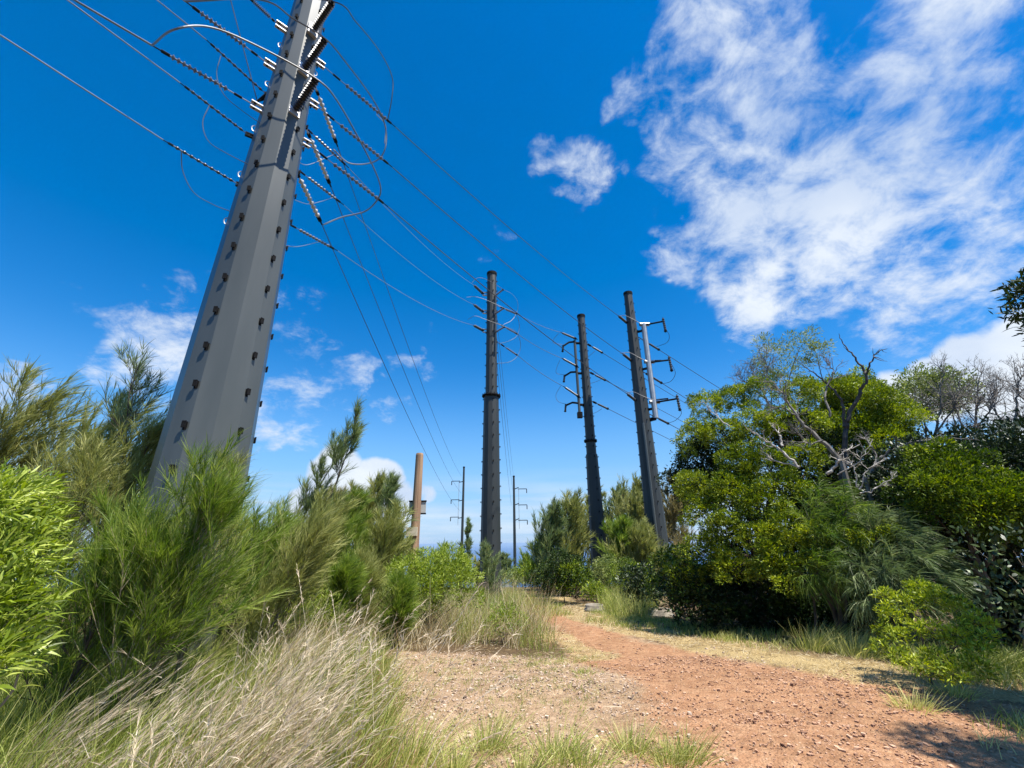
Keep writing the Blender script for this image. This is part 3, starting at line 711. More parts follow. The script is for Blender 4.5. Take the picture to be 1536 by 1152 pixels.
LANCE = (.3, 1, .9, .55, .06)

# ---- left side
# narrow leaved lime shrub at the left edge
b = on_ground(25, 900, 3.9); root = thing('narrow_leaf_shrub', 'bright lime green narrow leaved shrub filling the left edge', 'shrub', b, 'broadleaf shrubs')
cl = []
for (px, py, D, r) in ((5, 745, 4.2, .22), (50, 745, 4.4, .15), (-30, 760, 4.0, .28), (62, 785, 4.4, .14), (30, 800, 4.1, .2), (-10, 840, 3.9, .28), (35, 855, 4.0, .18), (5, 905, 3.8, .2), (-40, 920, 3.7, .28), (20, 930, 3.8, .15), (-15, 985, 3.7, .18), (-50, 1000, 3.6, .24), (-100, 800, 4.1, .3), (-110, 900, 3.9, .3), (55, 825, 4.2, .13)):
    cl.append((*P(px, py, D), r))
leafy(root, cl, 'lime', 3000, .105, .014, prof=LANCE, up=.6, vrange=(.0, .9), shell=.15, droop=-.3)
limbs(root, b, cl, .02, 'bark_pale')
m = M(); c = G(-10, 1130); c[2] = .35
for i in range(9):
    pass
# main young ironwood in front of pole 1
fr_g = 'ironwood trees and saplings'
ironwood(225, 900, 6.0, 2.0, 1.35, 'feathery deep green ironwood growing in front of the nearest pole', 'iron', 42, 11, 30, (.10, 0, 0), .20, .04, 'bark_pale', 'ironwood_tree', 1.0)
ironwood(285, 900, 6.2, 2.5, .75, 'taller wispy ironwood sapling overlapping the foot of the nearest pole', 'iron_olive', 16, 6, 14, (.08, 0, 0), .17, .1, 'bark_pale')
ironwood(120, 900, 6.3, 1.75, 1.15, 'olive green ironwood between the lime shrub and the deep green one', 'iron', 30, 10, 26, (.12, 0, 0), .2, .03)
ironwood(395, 850, 7.6, 1.9, 1.2, 'loose yellow green ironwood right of the nearest pole', 'iron_olive', 32, 9, 24, (.2, 0, 0), .2, .05)
ironwood(350, 850, 8.4, 1.85, 1.1, 'bushy ironwood crowding the right flank of the nearest pole', 'iron', 30, 9, 24, (.15, 0, 0), .2, .05)
# tall thin spires
ironwood(385, 800, 12, 4.9, 1.1, 'thin ironwood spire left of its taller twin near the nearest pole', 'iron_blue', 24, 9, 24, (.16, 0, 0), .24, .1)
ironwood(440, 800, 12, 5.1, 1.0, 'tall thin ironwood spire against the sky right of the nearest pole', 'iron_blue', 24, 9, 24, (.18, 0, 0), .24, .1)
# background left
ironwood(130, 760, 13, 5.6, 1.7, 'dark trunked wispy ironwood rising left of the nearest pole', 'iron_blue', 24, 9, 12, (.06, 0, 0), .28, .35)
ironwood(165, 760, 11.5, 3.8, 1.8, 'dense olive ironwood below the wispy dark trunked one', 'iron_olive', 34, 10, 26, (.15, 0, 0), .26, .1)
ironwood(30, 760, 15, 4.7, 2.4, 'broad olive ironwood at the far left above the lime shrub', 'iron_olive', 34, 10, 28, (.3, 0, 0), .3, .2)
ironwood(-40, 760, 14, 4.3, 2.3, 'olive ironwood cut by the left edge of the picture', 'iron_olive', 34, 10, 26, (.3, 0, 0), .3, .2)
ironwood(205, 760, 17, 5.2, 1.9, 'brownish ironwood crown just left of the nearest pole', 'iron_brown', 30, 9, 24, (.15, 0, 0), .28, .2)
ironwood(90, 760, 10, 2.9, 1.7, 'low dark ironwood behind the lime shrub', 'iron_olive', 30, 10, 26, (.12, 0, 0), .24, .05)
# middle bank
mids = [(470, 13, 3.1, 1.3, 'iron_brown', 'faded brownish ironwood in the middle bank under the white cloud'),
        (505, 14, 3.4, 1.3, 'iron_olive', 'olive ironwood left of the densest clump in the middle bank'),
        (535, 13.5, 3.7, 1.3, 'iron_olive', 'dense olive ironwood left of the wooden post'),
        (562, 13, 3.6, 1.1, 'iron_blue', 'dark tipped ironwood touching the wooden post'),
        (583, 11.8, 2.1, .8, 'iron_olive', 'low olive ironwood at the foot of the wooden post'),
        (440, 10.5, 2.3, 1.3, 'iron_olive', 'pale loose ironwood behind the tall dry grass'),
        (500, 10.5, 2.0, 1.3, 'iron', 'green ironwood sapling behind the tall dry grass'),
        (545, 11, 2.3, 1.2, 'iron_olive', 'round topped ironwood left of the lime shrub by the post')]
mids += [(430, 9.2, 1.5, .75, 'iron_olive', 'small wispy ironwood sapling behind the feathery grass heads'), (515, 9.4, 1.25, .7, 'iron', 'small green ironwood sapling among the bank grass'),
         (555, 9.6, 1.35, .7, 'iron_olive', 'small yellow green ironwood sapling left of the lime shrub'), (600, 9.0, .95, .5, 'iron', 'tiny ironwood sapling in front of the lime shrub'),
         (475, 12, 2.6, 1.1, 'iron_olive', 'upright ironwood with thin tips in the middle bank'), (520, 12.2, 2.9, 1.1, 'iron', 'green ironwood with thin tips in the middle bank'), (395, 9.6, 1.9, .9, 'iron', 'green ironwood sapling below the twin spires')]
for px, D, H, sp, mt, lab in mids:
    ironwood(px, 830, D, H, sp, lab, mt, 32, 10, 26, (.12, 0, 0), .24, .04)
bush(648, 860, 10.3, (.95, .8, .75), .95, 'bright lime green leafy shrub right of the wooden post', 'lime', (.075, .015), 2600, 30, (.18, .32), prof=LANCE, up=.5, vr=(.1, .85))
bush(590, 880, 9.8, (.6, .5, .45), .6, 'lime green shrub at the foot of the wooden post', 'pale_leaf', (.09, .014), 900, 16, (.18, .28), prof=LANCE, up=.5)
bush(470, 900, 9, (.5, .5, .4), .55, 'yellow green low shrub in the middle of the left bank', 'lime', (.08, .012), 900, 13, (.18, .28), prof=LANCE, up=.5, vr=(0, .7))
bush(755, 900, 9.6, (.35, .3, .3), .35, 'small yellow green shrub among the grass by the path', 'lime', (.07, .012), 1500, 10, (.12, .18), prof=LANCE, up=.5, vr=(0, .7))
# around central pole and far poles
ironwood(737, 860, 19, 2.0, 1.0, 'small ironwood sapling at the foot of the central pole', 'iron_blue', 22, 8, 20, (.08, 0, 0), .2, .05)
ironwood(700, 850, 40, 5.2, 1.0, 'dark slim ironwood beside the tiny far pole', 'iron_blue', 26, 8, 20, (.02, 0, 0), .35, .05)
ironwood(686, 850, 30, 2.3, .9, 'short dark ironwood left of the tiny far pole', 'iron', 22, 8, 20, (.02, 0, 0), .3, .05)
ironwood(715, 860, 26, 1.8, 1.0, 'low olive ironwood left of the central pole', 'iron_olive', 22, 8, 20, (.02, 0, 0), .3, .05)
for (px, D, H, sp, mt, lab) in ((806, 52, 3.6, 2.0, 'iron_blue', 'bluish ironwood at the end of the path'), (783, 50, 2.6, 1.4, 'iron', 'low green ironwood right of the thin far pole'), (757, 46, 2.6, 1.4, 'iron_blue', 'low ironwood behind the central pole'), (668, 34, 2.4, 1.6, 'iron', 'green ironwood far behind the lime shrub')):
    ironwood(px, 860, D, H, sp, lab, mt, 22, 8, 20, (.05, 0, 0), .4, .03)
bush(800, 870, 46, (2.4, 1.2, .9), .9, 'distant light green shrub closing the end of the path', 'acacia', (.16, .07), 240, 22, (.35, .6))
bush(778, 875, 44, (1.2, .8, .8), .6, 'distant round shrub by the thin far pole', 'acacia', (.16, .07), 240, 12, (.3, .5))
bush(735, 875, 42, (3., 1.2, .8), .6, 'distant shrub strip behind the central pole', 'pale_leaf', (.16, .07), 220, 20, (.3, .5))
# right of path
rt = [(820, 24, 3.9, 2.2, 'iron_blue', 'bluish ironwood at the left end of the row beyond the path', .12),
      (845, 25, 4.2, 2.4, 'iron_olive', 'big olive ironwood overhanging the bend of the path', .12),
      (870, 31, 5.4, 2.4, 'iron_olive', 'olive ironwood left of the slim pole', .12),
      (925, 31, 7.0, 3.0, 'iron_olive', 'tall wind swept ironwood between the slim pole and the right hand pole', .25),
      (905, 36, 6.2, 3.0, 'iron_blue', 'ironwood behind the slim pole', .15),
      (945, 29.5, 5.0, 2.6, 'iron_olive', 'ironwood close to the left of the right hand pole', .15),
      (925, 25, 3.0, 2.0, 'iron', 'low green ironwood between the slim pole and the right hand pole', .1),
      (955, 24, 2.8, 1.8, 'iron_olive', 'low olive ironwood at the foot of the right hand pole', .1),
      (975, 32, 5.6, 2.6, 'iron_brown', 'faded ironwood behind the right hand pole', .12),
      (1015, 28, 5.0, 2.6, 'iron_brown', 'pale ironwood right of the right hand pole', .1),
      (800, 34, 2.8, 1.8, 'iron', 'small ironwood beyond the bend of the path', .1)]
for px, D, H, sp, mt, lab, le in rt:
    ironwood(px, 850, D, H, sp, lab, mt, 34, 10, 34, (le, 0, 0), .36, .02, wfac=1.15)
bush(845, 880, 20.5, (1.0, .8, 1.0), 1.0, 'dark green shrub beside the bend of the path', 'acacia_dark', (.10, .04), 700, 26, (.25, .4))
bush(862, 880, 20, (.7, .7, .75), .8, 'leafy green shrub behind the smaller concrete ring', 'acacia', (.10, .035), 700, 22, (.22, .36), vr=(0, .6))
bush(893, 885, 18.5, (.35, .3, .4), .45, 'narrow yellow green shrub at the foot of the slim pole', 'acacia', (.09, .03), 800, 12, (.18, .26))
bush(918, 880, 22, (1.3, .8, .9), .8, 'pale green shrub between the slim pole and the right hand pole', 'pale_leaf', (.09, .03), 900, 22, (.25, .4))
bush(945, 880, 20.5, (.9, .7, .8), .7, 'mid green shrub left of the foot of the right hand pole', 'acacia', (.08, .025), 1500, 18, (.22, .36), vr=(0, .7))
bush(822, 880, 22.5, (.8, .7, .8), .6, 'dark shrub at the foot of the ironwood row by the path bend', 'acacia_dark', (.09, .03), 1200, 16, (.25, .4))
bush(962, 880, 15.5, (.5, .4, .6), .75, 'small glossy leaved shrub left of the larger concrete ring', 'glossy', (.10, .05), 700, 16, (.2, .32))
bush(1012, 880, 14.0, (.6, .6, .8), 1.0, 'mid green shrub joining the big bush on its left', 'acacia', (.10, .035), 700, 18, (.22, .34), vr=(0, .6))

# ---- big bush on the right (several trees)
def clump_tree(label, pts, base, mat, leaf, n, xyz=(), name='acacia_tree', group='acacia trees right of the path', up=.4, vr=(.1, .85), fill=0, trunk=.09, bark='bark', extra=0, rs=1.0, shell=.55, prof=(.25, 1, .8, .08), sub=5):
    b = np.array([base[0], base[1], ZG(base)]); root = thing(name, label, 'tree', b, group)
    cl = []
    for (px, py, D, r) in pts:
        c = P(px, py, D)
        cl.append((*c, r*rs))
        for _ in range(sub):
            u = rsph(1)[0]; q = c+u*r*.95; cl.append((*q, r*rs*rng.uniform(.28, .5)))
    for c in xyz:
        for _ in range(sub+1): u = rsph(1)[0]*.5; cl.append((*(np.array(c)+u*.8), .36))
    leafy(root, cl, mat, n, leaf[0], leaf[1], up=up, vrange=vr, shell=shell, prof=prof)
    limbs(root, b, [c for i, c in enumerate(cl) if i % (sub+1) == 0], trunk, bark, frac=.6)
    return root
AL = (.062, .019)
big1 = [(1060, 610, 12.3, .42), (1040, 660, 12, .42), (1095, 600, 12.6, .4), (1140, 590, 12.8, .45), (1085, 650, 12, .45), (1130, 640, 12.2, .5), (1170, 640, 12.4, .45), (1110, 695, 11.6, .42), (1040, 730, 11.5, .42), (1055, 775, 11.3, .42), (1100, 745, 11.2, .45),
        (1150, 700, 11.6, .5), (1140, 760, 11.0, .45), (1175, 735, 11.2, .42), (1090, 800, 10.9, .42), (1050, 830, 11.0, .42), (1140, 810, 10.7, .42), (1185, 790, 10.7, .42), (1200, 690, 12, .42), (1165, 850, 10.6, .4), (1100, 855, 10.7, .4), (1030, 870, 11.2, .4), (1210, 640, 12.6, .45), (1200, 590, 13.2, .45)]
base1 = P(1120, 800, 12.2)
clump_tree('dense round crowned acacia with yellow green tufts beside the right hand pole', big1, base1, 'acacia', AL, 4600, shell=.7)
# filler tree added behind the mass; shade of its gaps put into leaf colour
def fill_pts(poly, Dr, rr_, n):
    q = np.array(poly, float); lo, hi = q.min(0), q.max(0); o_ = []
    while len(o_) < n:
        p = rng.uniform(lo, hi)
        if sdist(np.array([p[0]]), np.array([p[1]]), q)[0] < 0: o_.append((p[0], p[1], rng.uniform(*Dr), rng.uniform(*rr_)))
    return o_
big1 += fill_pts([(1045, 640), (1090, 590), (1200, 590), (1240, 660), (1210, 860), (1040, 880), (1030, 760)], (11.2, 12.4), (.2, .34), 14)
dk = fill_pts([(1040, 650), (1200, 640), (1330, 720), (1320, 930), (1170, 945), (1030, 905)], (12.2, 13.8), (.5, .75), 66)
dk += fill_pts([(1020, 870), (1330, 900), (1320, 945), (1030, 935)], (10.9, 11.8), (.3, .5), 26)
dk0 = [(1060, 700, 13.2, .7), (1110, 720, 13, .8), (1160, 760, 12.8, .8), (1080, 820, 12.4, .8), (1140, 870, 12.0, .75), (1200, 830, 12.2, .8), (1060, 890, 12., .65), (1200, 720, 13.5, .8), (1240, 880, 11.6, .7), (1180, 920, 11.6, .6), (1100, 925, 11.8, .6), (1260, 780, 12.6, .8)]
clump_tree('dark filler tree behind the round crowned acacia, shade put into its leaf colour', dk, P(1150, 820, 13.2), 'acacia_dark', (.085, .036), 1100, vr=(0, .5), sub=2)
# yellow green crown on top
ty = [(1160, 530, 15, .55), (1200, 520, 15.2, .55), (1180, 560, 14.8, .55), (1225, 530, 15.3, .42), (1150, 565, 14.8, .45)]
clump_tree('tree with the highest yellow green crown behind the dead branches', ty, P(1180, 800, 15), 'pale_leaf', (.10, .02), 800, vr=(.1, .8), trunk=.07, sub=5, shell=.2)
mid = [(1230, 600, 14.2, .55), (1270, 610, 14.2, .5), (1320, 605, 14, .5), (1345, 630, 13.8, .5), (1300, 645, 13.6, .5), (1250, 650, 13.4, .5), (1335, 665, 13.3, .45), (1290, 580, 14.6, .45)]
mid += fill_pts([(1220, 590), (1290, 570), (1350, 600), (1350, 680), (1230, 680)], (13.6, 14.8), (.3, .5), 18)
clump_tree('yellow green acacia behind the grey dead tree', mid, P(1290, 800, 14.2), 'acacia', AL, 3400, vr=(.15, .9))
far_r = [(1380, 575, 17, .65), (1420, 580, 17.2, .65), (1400, 600, 16.8, .6), (1370, 600, 17, .6), (1440, 600, 17.3, .5)]
clump_tree('pale feathery topped tree left of the bare twiggy trees', far_r, P(1400, 800, 17), 'pale_leaf', (.10, .03), 1000, vr=(.1, .75), sub=5, shell=.2)
rr_ = [(1400, 700, 10.5, .42), (1440, 705, 10.4, .42), (1375, 730, 10.2, .4), (1420, 735, 10, .4), (1465, 740, 10.1, .42), (1500, 760, 10, .45), (1530, 745, 10.1, .4), (1560, 770, 10, .45), (1475, 775, 9.8, .35), (1395, 765, 10, .3)]
clump_tree('round topped acacia at the right with sunlit green crown', rr_, P(1450, 850, 10.8), 'acacia', AL, 4200, vr=(.0, .6))
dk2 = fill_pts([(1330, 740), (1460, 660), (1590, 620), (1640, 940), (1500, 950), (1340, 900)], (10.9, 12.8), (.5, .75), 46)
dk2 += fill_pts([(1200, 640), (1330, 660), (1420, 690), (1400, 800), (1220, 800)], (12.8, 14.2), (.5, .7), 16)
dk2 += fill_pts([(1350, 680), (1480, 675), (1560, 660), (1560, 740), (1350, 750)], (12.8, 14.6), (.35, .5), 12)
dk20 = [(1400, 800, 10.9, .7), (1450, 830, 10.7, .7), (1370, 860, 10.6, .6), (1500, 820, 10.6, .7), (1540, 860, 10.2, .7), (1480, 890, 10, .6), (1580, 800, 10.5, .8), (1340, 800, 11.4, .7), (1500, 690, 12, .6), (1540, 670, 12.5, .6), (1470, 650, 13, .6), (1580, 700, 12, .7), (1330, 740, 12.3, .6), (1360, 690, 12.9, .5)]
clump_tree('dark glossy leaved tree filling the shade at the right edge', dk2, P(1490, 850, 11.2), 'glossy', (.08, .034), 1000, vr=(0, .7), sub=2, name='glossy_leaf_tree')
gl = [(1490, 870, 8.6, .3), (1520, 900, 8.4, .32), (1500, 930, 8.3, .26), (1545, 940, 8.2, .3), (1460, 820, 9.2, .28), (1530, 830, 8.9, .32)]
clump_tree('sparse glossy leaved sapling at the right edge above the dirt bank', gl, P(1520, 900, 8.8), 'glossy', (.09, .04), 330, vr=(.3, 1), sub=2, trunk=.02, bark='bark_pale', name='glossy_leaf_sapling')
# drooping ironwood in front of the bush
def weep(label, px, py, D, mat, Lw, R, n, seeds, wv=(.35, -.15, -.15)):
    b = on_ground(px, 900, D+.4); root = thing('ironwood_tree', label, 'tree', b, 'ironwood trees and saplings')
    c = P(px, py, D); m = M(); mw = M(); st = b.copy()
    tips = []
    for (qx, qy, qD) in seeds:
        e = P(qx, qy, qD); mid_ = b*.4+e*.6+np.array([0, 0, .35]); pts = spline([b, mid_, e], 6); mw.add(*tube(pts, np.linspace(.045, .008, len(pts)), 5)); tips.append(pts)
    for pts in tips:
        nd = pts[None]; rr2 = np.full((1, len(pts)), .012)
        s, dd, ll, r = kids(nd, rr2, 26, .8, 1.0, np.array([R]), .45); dd = norm(dd+np.array(wv)*.5)
        n2, r2 = grow(s, dd, ll, r*.6, 5, .10, -.02, .3); wood(mw, n2, r2, 3)
        kk = n2.shape[1]; cnt = n; t_ = rng.uniform(.05, 1, (len(n2), cnt))*(kk-1); i = np.minimum(t_.astype(int), kk-2); f = (t_-i)[..., None]; ar = np.arange(len(n2))[:, None]
        a = n2[ar, i]; q = n2[ar, i+1]; pos = (a*(1-f)+q*f).reshape(-1, 3); dr = norm(q-a).reshape(-1, 3); k_ = len(pos)
        d = norm(dr+rsph(k_)*.5+np.array(wv)); v = np.clip(np.repeat(rng.uniform(.0, .6, len(n2)), cnt)+rng.normal(size=k_)*.12, 0, 1)
        m.add(*strips(pos, d, Lw*rng.uniform(.6, 1.2, k_), D*.0010, np.tile([[.1, 0, -.35]], (k_, 1))+rng.normal(size=(k_, 3))*.08, [1, .8, .5, .2], v))
    mw.build('trunk', MT['bark'], root); m.build('needles', MT[mat], root); return root
weep('dark green drooping ironwood in the middle of the big bush', 1250, 760, 10.3, 'iron', .28, .75, 30, [(1230, 735, 10.4), (1270, 760, 10.2), (1290, 790, 10.1), (1250, 810, 10), (1215, 780, 10.3), (1260, 850, 9.8), (1225, 860, 9.9)])
weep('olive green drooping ironwood sweeping right in front of the dark tree', 1340, 830, 9.4, 'iron_blue', .26, .7, 34, [(1310, 790, 9.8), (1350, 800, 9.7), (1380, 835, 9.4), (1340, 860, 9.3), (1400, 870, 9.2), (1300, 850, 9.5), (1365, 890, 9.0), (1310, 900, 9.2)])
up1 = [(1160, 800, 10.5, .26), (1190, 815, 10.4, .24), (1220, 800, 10.3, .24), (1235, 830, 10.1, .22), (1200, 850, 10.2, .24), (1160, 845, 10.3, .26), (1290, 810, 9.9, .2), (1320, 815, 9.7, .22), (1345, 800, 9.7, .18), (1180, 880, 10.1, .22)]
clump_tree('low yellow green acacia sapling in front of the dark shade of the big bush', up1, P(1200, 880, 10.8), 'acacia', (.055, .018), 3600, vr=(.25, 1), trunk=.03, name='acacia_sapling')
# low bright bush and mound
b1 = [(1340, 925, 7.7, .14), (1370, 905, 7.8, .15), (1405, 900, 7.8, .16), (1435, 915, 7.7, .14), (1350, 955, 7.4, .13), (1395, 945, 7.4, .15), (1435, 955, 7.3, .15), (1465, 975, 7.1, .12), (1410, 985, 7.0, .12), (1330, 895, 8, .12), (1465, 935, 7.5, .13), (1380, 880, 8, .12), (1325, 945, 7.6, .1), (1350, 985, 7.1, .12), (1390, 1000, 6.9, .12), (1430, 1010, 6.8, .12), (1465, 1000, 6.9, .12), (1320, 975, 7.4, .1), (1480, 960, 7.2, .1)]
clump_tree('bright yellow green low shrub beside the red dirt bank', b1, P(1400, 960, 7.6), 'acacia', (.055, .014), 5200, vr=(.3, 1), shell=.2, trunk=.02, name='low_shrub', group='broadleaf shrubs')

# ---- dead trees
def dead(label, lines, mat, name='dead_tree', r=.06, twigs=14, tl=.6, lvl=2, base=None, group='dead and leafless trees'):
    p0 = P(*lines[0][0][:3]) if base is None else base; b = np.array([p0[0], p0[1], ZG(p0)]); root = thing(name, label, 'dead tree', b, group)
    mt = M(); mb = M(); first = True
    for ln in lines:
        pts = spline([P(*q[:3]) for q in ln], 6); w = rng.normal(size=(len(pts), 3))*.013; pts = pts+w
        rs = np.linspace(ln[0][3] if len(ln[0]) > 3 else r, .008, len(pts))*.62
        if first and base is None: pts = np.vstack([b-(0, 0, .1), pts]); rs = np.concatenate([[rs[0]*1.2], rs])
        isf = first; mb = mt if first else M(); mb.add(*tube(pts, rs, 7)); first = False
        nd = pts[None]; rr2 = rs[None]
        s, dd, ll, rr = kids(nd, rr2, twigs, .7, 1.0, np.array([tl]), .35); dd = norm(dd+(0, 0, .2))
        n1_, r1_ = grow(s, dd, ll, rr*.6+.004, 5, .26, .05, .3); wood(mb, n1_, r1_, 4)
        if lvl > 1:
            s, dd, ll, rr = kids(n1_, r1_, 4, .65, .55, ll, .2); n2_, r2_ = grow(s, dd, ll, rr*.7+.0015, 4, .25, .05, .4); wood(mb, n2_, r2_, 3)
        if lvl > 2:
            s, dd, ll, rr = kids(n2_, r2_, 4, .6, .6, ll, .2); n3_, r3_ = grow(s, dd, ll, rr*.7+.0012, 3, .25, .05, .5); wood(mb, n3_, r3_, 3)
        if not isf: mb.build('branch', MT[mat], root)
    mt.build('trunk', MT[mat], root); return root
D_ = 11.6
dead('dark forked dead tree standing out against the sky above the bush', [[(1262, 720, D_, .09), (1268, 655, D_, .08), (1272, 625, D_, .07), (1290, 590, D_, .06), (1300, 565, D_, .05), (1285, 540, D_, .035), (1268, 520, D_, .02), (1258, 500, D_, .01)],
      [(1300, 562, D_, .035), (1308, 540, D_-.1, .02), (1318, 527, D_, .01), (1332, 523, D_, .01)],
      [(1266, 640, D_, .05), (1262, 600, D_, .03), (1240, 575, D_, .02), (1215, 555, D_-.1), (1195, 540, D_)]], 'deadwood_dark', r=.05, twigs=6, tl=.28, lvl=1)
dead('grey dead tree leaning left through the acacia crown', [[(1262, 690, 11.2, .08), (1225, 655, 11.1, .06), (1200, 630, 11, .05), (1180, 600, 11, .035), (1160, 575, 11, .02), (1145, 572, 11)],
      [(1200, 630, 11, .03), (1175, 612, 10.9), (1160, 615, 10.9)], [(1245, 625, 11.3, .04), (1238, 590, 11.4), (1250, 560, 11.5), (1240, 545, 11.5)],
      [(1235, 660, 11, .03), (1210, 665, 11), (1190, 640, 10.9)]], 'deadwood', r=.04, twigs=12, tl=.7, lvl=3)
dead('long grey dead limb reaching right toward the bare trees', [[(1300, 720, 10.9, .06), (1318, 690, 10.8, .045), (1345, 672, 10.7, .04), (1380, 662, 10.6, .03), (1420, 658, 10.5, .02), (1470, 660, 10.4, .012)],
      [(1318, 690, 10.8, .03), (1305, 668, 10.8), (1290, 650, 10.9)]], 'deadwood', r=.03, twigs=10, tl=.35, lvl=2)
dead('bleached dead branches fallen across the front of the big bush', [[(1200, 702, 10.3, .05), (1170, 675, 10.3, .035), (1140, 655, 10.3, .025), (1118, 640, 10.3)],
      [(1198, 700, 10.3, .025), (1160, 690, 10.3), (1140, 670, 10.3)], [(1240, 712, 10, .05), (1256, 695, 10, .04), (1262, 680, 10, .03), (1290, 668, 10.1)],
      [(1175, 670, 10.3, .04), (1168, 650, 10.35, .03), (1158, 640, 10.4, .025)], [(1258, 712, 10, .02), (1290, 690, 10), (1310, 660, 10.1)],
      [(1290, 740, 9.9, .02), (1310, 735, 9.9), (1345, 712, 9.9)], [(1292, 735, 9.9, .02), (1300, 705, 9.9), (1330, 690, 10)], [(1285, 730, 9.9, .018), (1280, 700, 9.9), (1262, 690, 10)], [(1095, 640, 11, .025), (1070, 620, 11.1), (1055, 600, 11.2)]], 'deadwood_white', 'fallen_branch', .03, 7, .3, 2, base=P(1240, 712, 10))
dead('fine leafless twiggy tree left of the highest yellow green crown', [[(1165, 640, 14, .06), (1150, 600, 14, .04), (1135, 570, 14, .02), (1125, 545, 14)], [(1150, 600, 14, .03), (1120, 575, 14), (1108, 565, 14)], [(1150, 590, 14, .03), (1150, 560, 14), (1150, 530, 14)]], 'deadwood', r=.03, twigs=22, tl=.8, lvl=3)
for (x, D, lab) in ((1400, 15, 'bare grey twiggy tree left in the row at the right edge'), (1455, 15.5, 'bare grey twiggy tree in the middle of the row at the right edge'), (1515, 14.5, 'bare grey twiggy tree cut by the right edge'), (1570, 15, 'bare grey twiggy tree mostly outside the right edge')):
    dead(lab, [[(x-5, 720, D, .07), (x, 670, D, .05), (x+10, 620, D, .03), (x+12, 580, D), (x+18, 555, D)], [(x+2, 660, D, .04), (x-20, 620, D), (x-28, 590, D)], [(x+4, 650, D, .04), (x+32, 610, D), (x+40, 570, D)], [(x-2, 690, D, .04), (x+30, 660, D-.3), (x+48, 640, D-.3)]], 'deadwood', r=.035, twigs=20, tl=1.0, lvl=3)

# ---- overhanging tree outside the right edge: its tuft hangs in at the top right and shades the corner
tb_ = np.array([9.3, 3.6, 0.]); tb_[2] = ZG(tb_)
ov = []
for (px, py, D, r) in ((1550, 440, 8.2, .2), (1545, 465, 8.2, .16), (1590, 470, 8.1, .25), (1600, 440, 8, .5), (1660, 470, 7.8, .6), (1640, 400, 8, .5), (1760, 430, 7.8, .7), (1720, 540, 7.6, .7)):
    ov.append((px, py, D, r))
OV = []
for qx, qy, hh in ((1545, 1075, 6.2), (1600, 1070, 6.5), (1660, 1100, 6.5), (1540, 1135, 6.6), (1600, 1145, 6.8), (1500, 1150, 6.5), (1680, 1160, 7)):
    T_ = G(qx, qy); OV.append(T_+np.array([.81, -.59, 0])*hh/math.tan(rad(65))+(0, 0, hh))
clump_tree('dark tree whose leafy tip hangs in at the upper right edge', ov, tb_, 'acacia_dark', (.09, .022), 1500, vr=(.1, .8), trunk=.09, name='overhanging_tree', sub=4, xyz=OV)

# ------------------------------------------------------------------ grasses
def field(poly_px, n, fn, keep=None):
    """sample n ground points inside a pixel-described ground patch"""
    q = gp(poly_px); lo, hi = q.min(0), q.max(0); out = np.zeros((0, 2))
    while len(out) < n:
        X = rng.uniform(lo, hi, (n*2, 2)); X = X[sdist(X[:, 0], X[:, 1], q) < 0]; out = np.vstack([out, X])
    out = out[:n]; return np.column_stack([out, gz(out[:, 0], out[:, 1])])
def blades(m, pos, h, w, lean, spread, v, prof=(1, .85, .6, .15), bendk=.5, curl=.2):
    n = len(pos); lean = np.asarray(lean, float)
    d = norm(np.array([0, 0, 1.])+lean*.5+rng.normal(size=(n, 3))*np.array([spread, spread, .05]))
    bend = lean*bendk+np.array([0, 0, -.12])+rng.normal(size=(n, 3))*curl*np.array([1, 1, .4])
    m.add(*strips(pos, d, h, w, bend, prof, np.clip(v, 0, 1)))
    return d, bend
def clumped(pos, k, s):
    """k blades round each point"""
    q = np.repeat(pos, k, 0); q[:, :2] += rng.normal(size=(len(q), 2))*s; q[:, 2] = gz(q[:, 0], q[:, 1])-.01; return q
# tall dry feather grass leaning right
LG = [(100, 1400), (420, 1320), (450, 1130), (440, 1050), (400, 1040), (340, 1090), (250, 1180)]
f1 = field(LG, 85, None); q = clumped(f1, 22, .09); n = len(q)
m = M(); H = np.repeat(rng.uniform(.4, 1.15, len(f1)), 22)*rng.uniform(.4, 1.0, n)*(1-.25*ss(q[:, 0], -1.6, -.9)); d, be = blades(m, q, H, .0045, (.5, .1, 0), .24, rng.uniform(.0, 1, n), (1, .9, .7, .3), .5, .28)
tag(m.build('dry_grass', MT['grass_dry']), 'tall dry straw coloured grass in the left foreground', 'grass', kind='stuff')
# feathery seed heads
sel = rng.choice(np.argsort(-H)[:n//2], 460, False); k = 14; m = M()
t = rng.uniform(.72, 1, (len(sel), k)); L_ = H[sel][:, None]
pp = q[sel][:, None]+d[sel][:, None]*(L_*t)[..., None]+be[sel][:, None]*(L_*t**2)[..., None]; pp = pp.reshape(-1, 3)
dd = norm(np.repeat(d[sel]+2*be[sel]*.8, k, 0)+rng.normal(size=(len(pp), 3))*.2)
m.add(*strips(pp, dd, rng.uniform(.04, .11, len(pp)), .0042, rng.normal(size=(len(pp), 3))*.15+[.15, 0, -.1], [1, .7, .2], rng.uniform(.2, 1, len(pp))))
tag(m.build('feather_grass', MT['grass_pale']), 'pale feathery seed heads on the leaning grass', 'grass', kind='stuff')
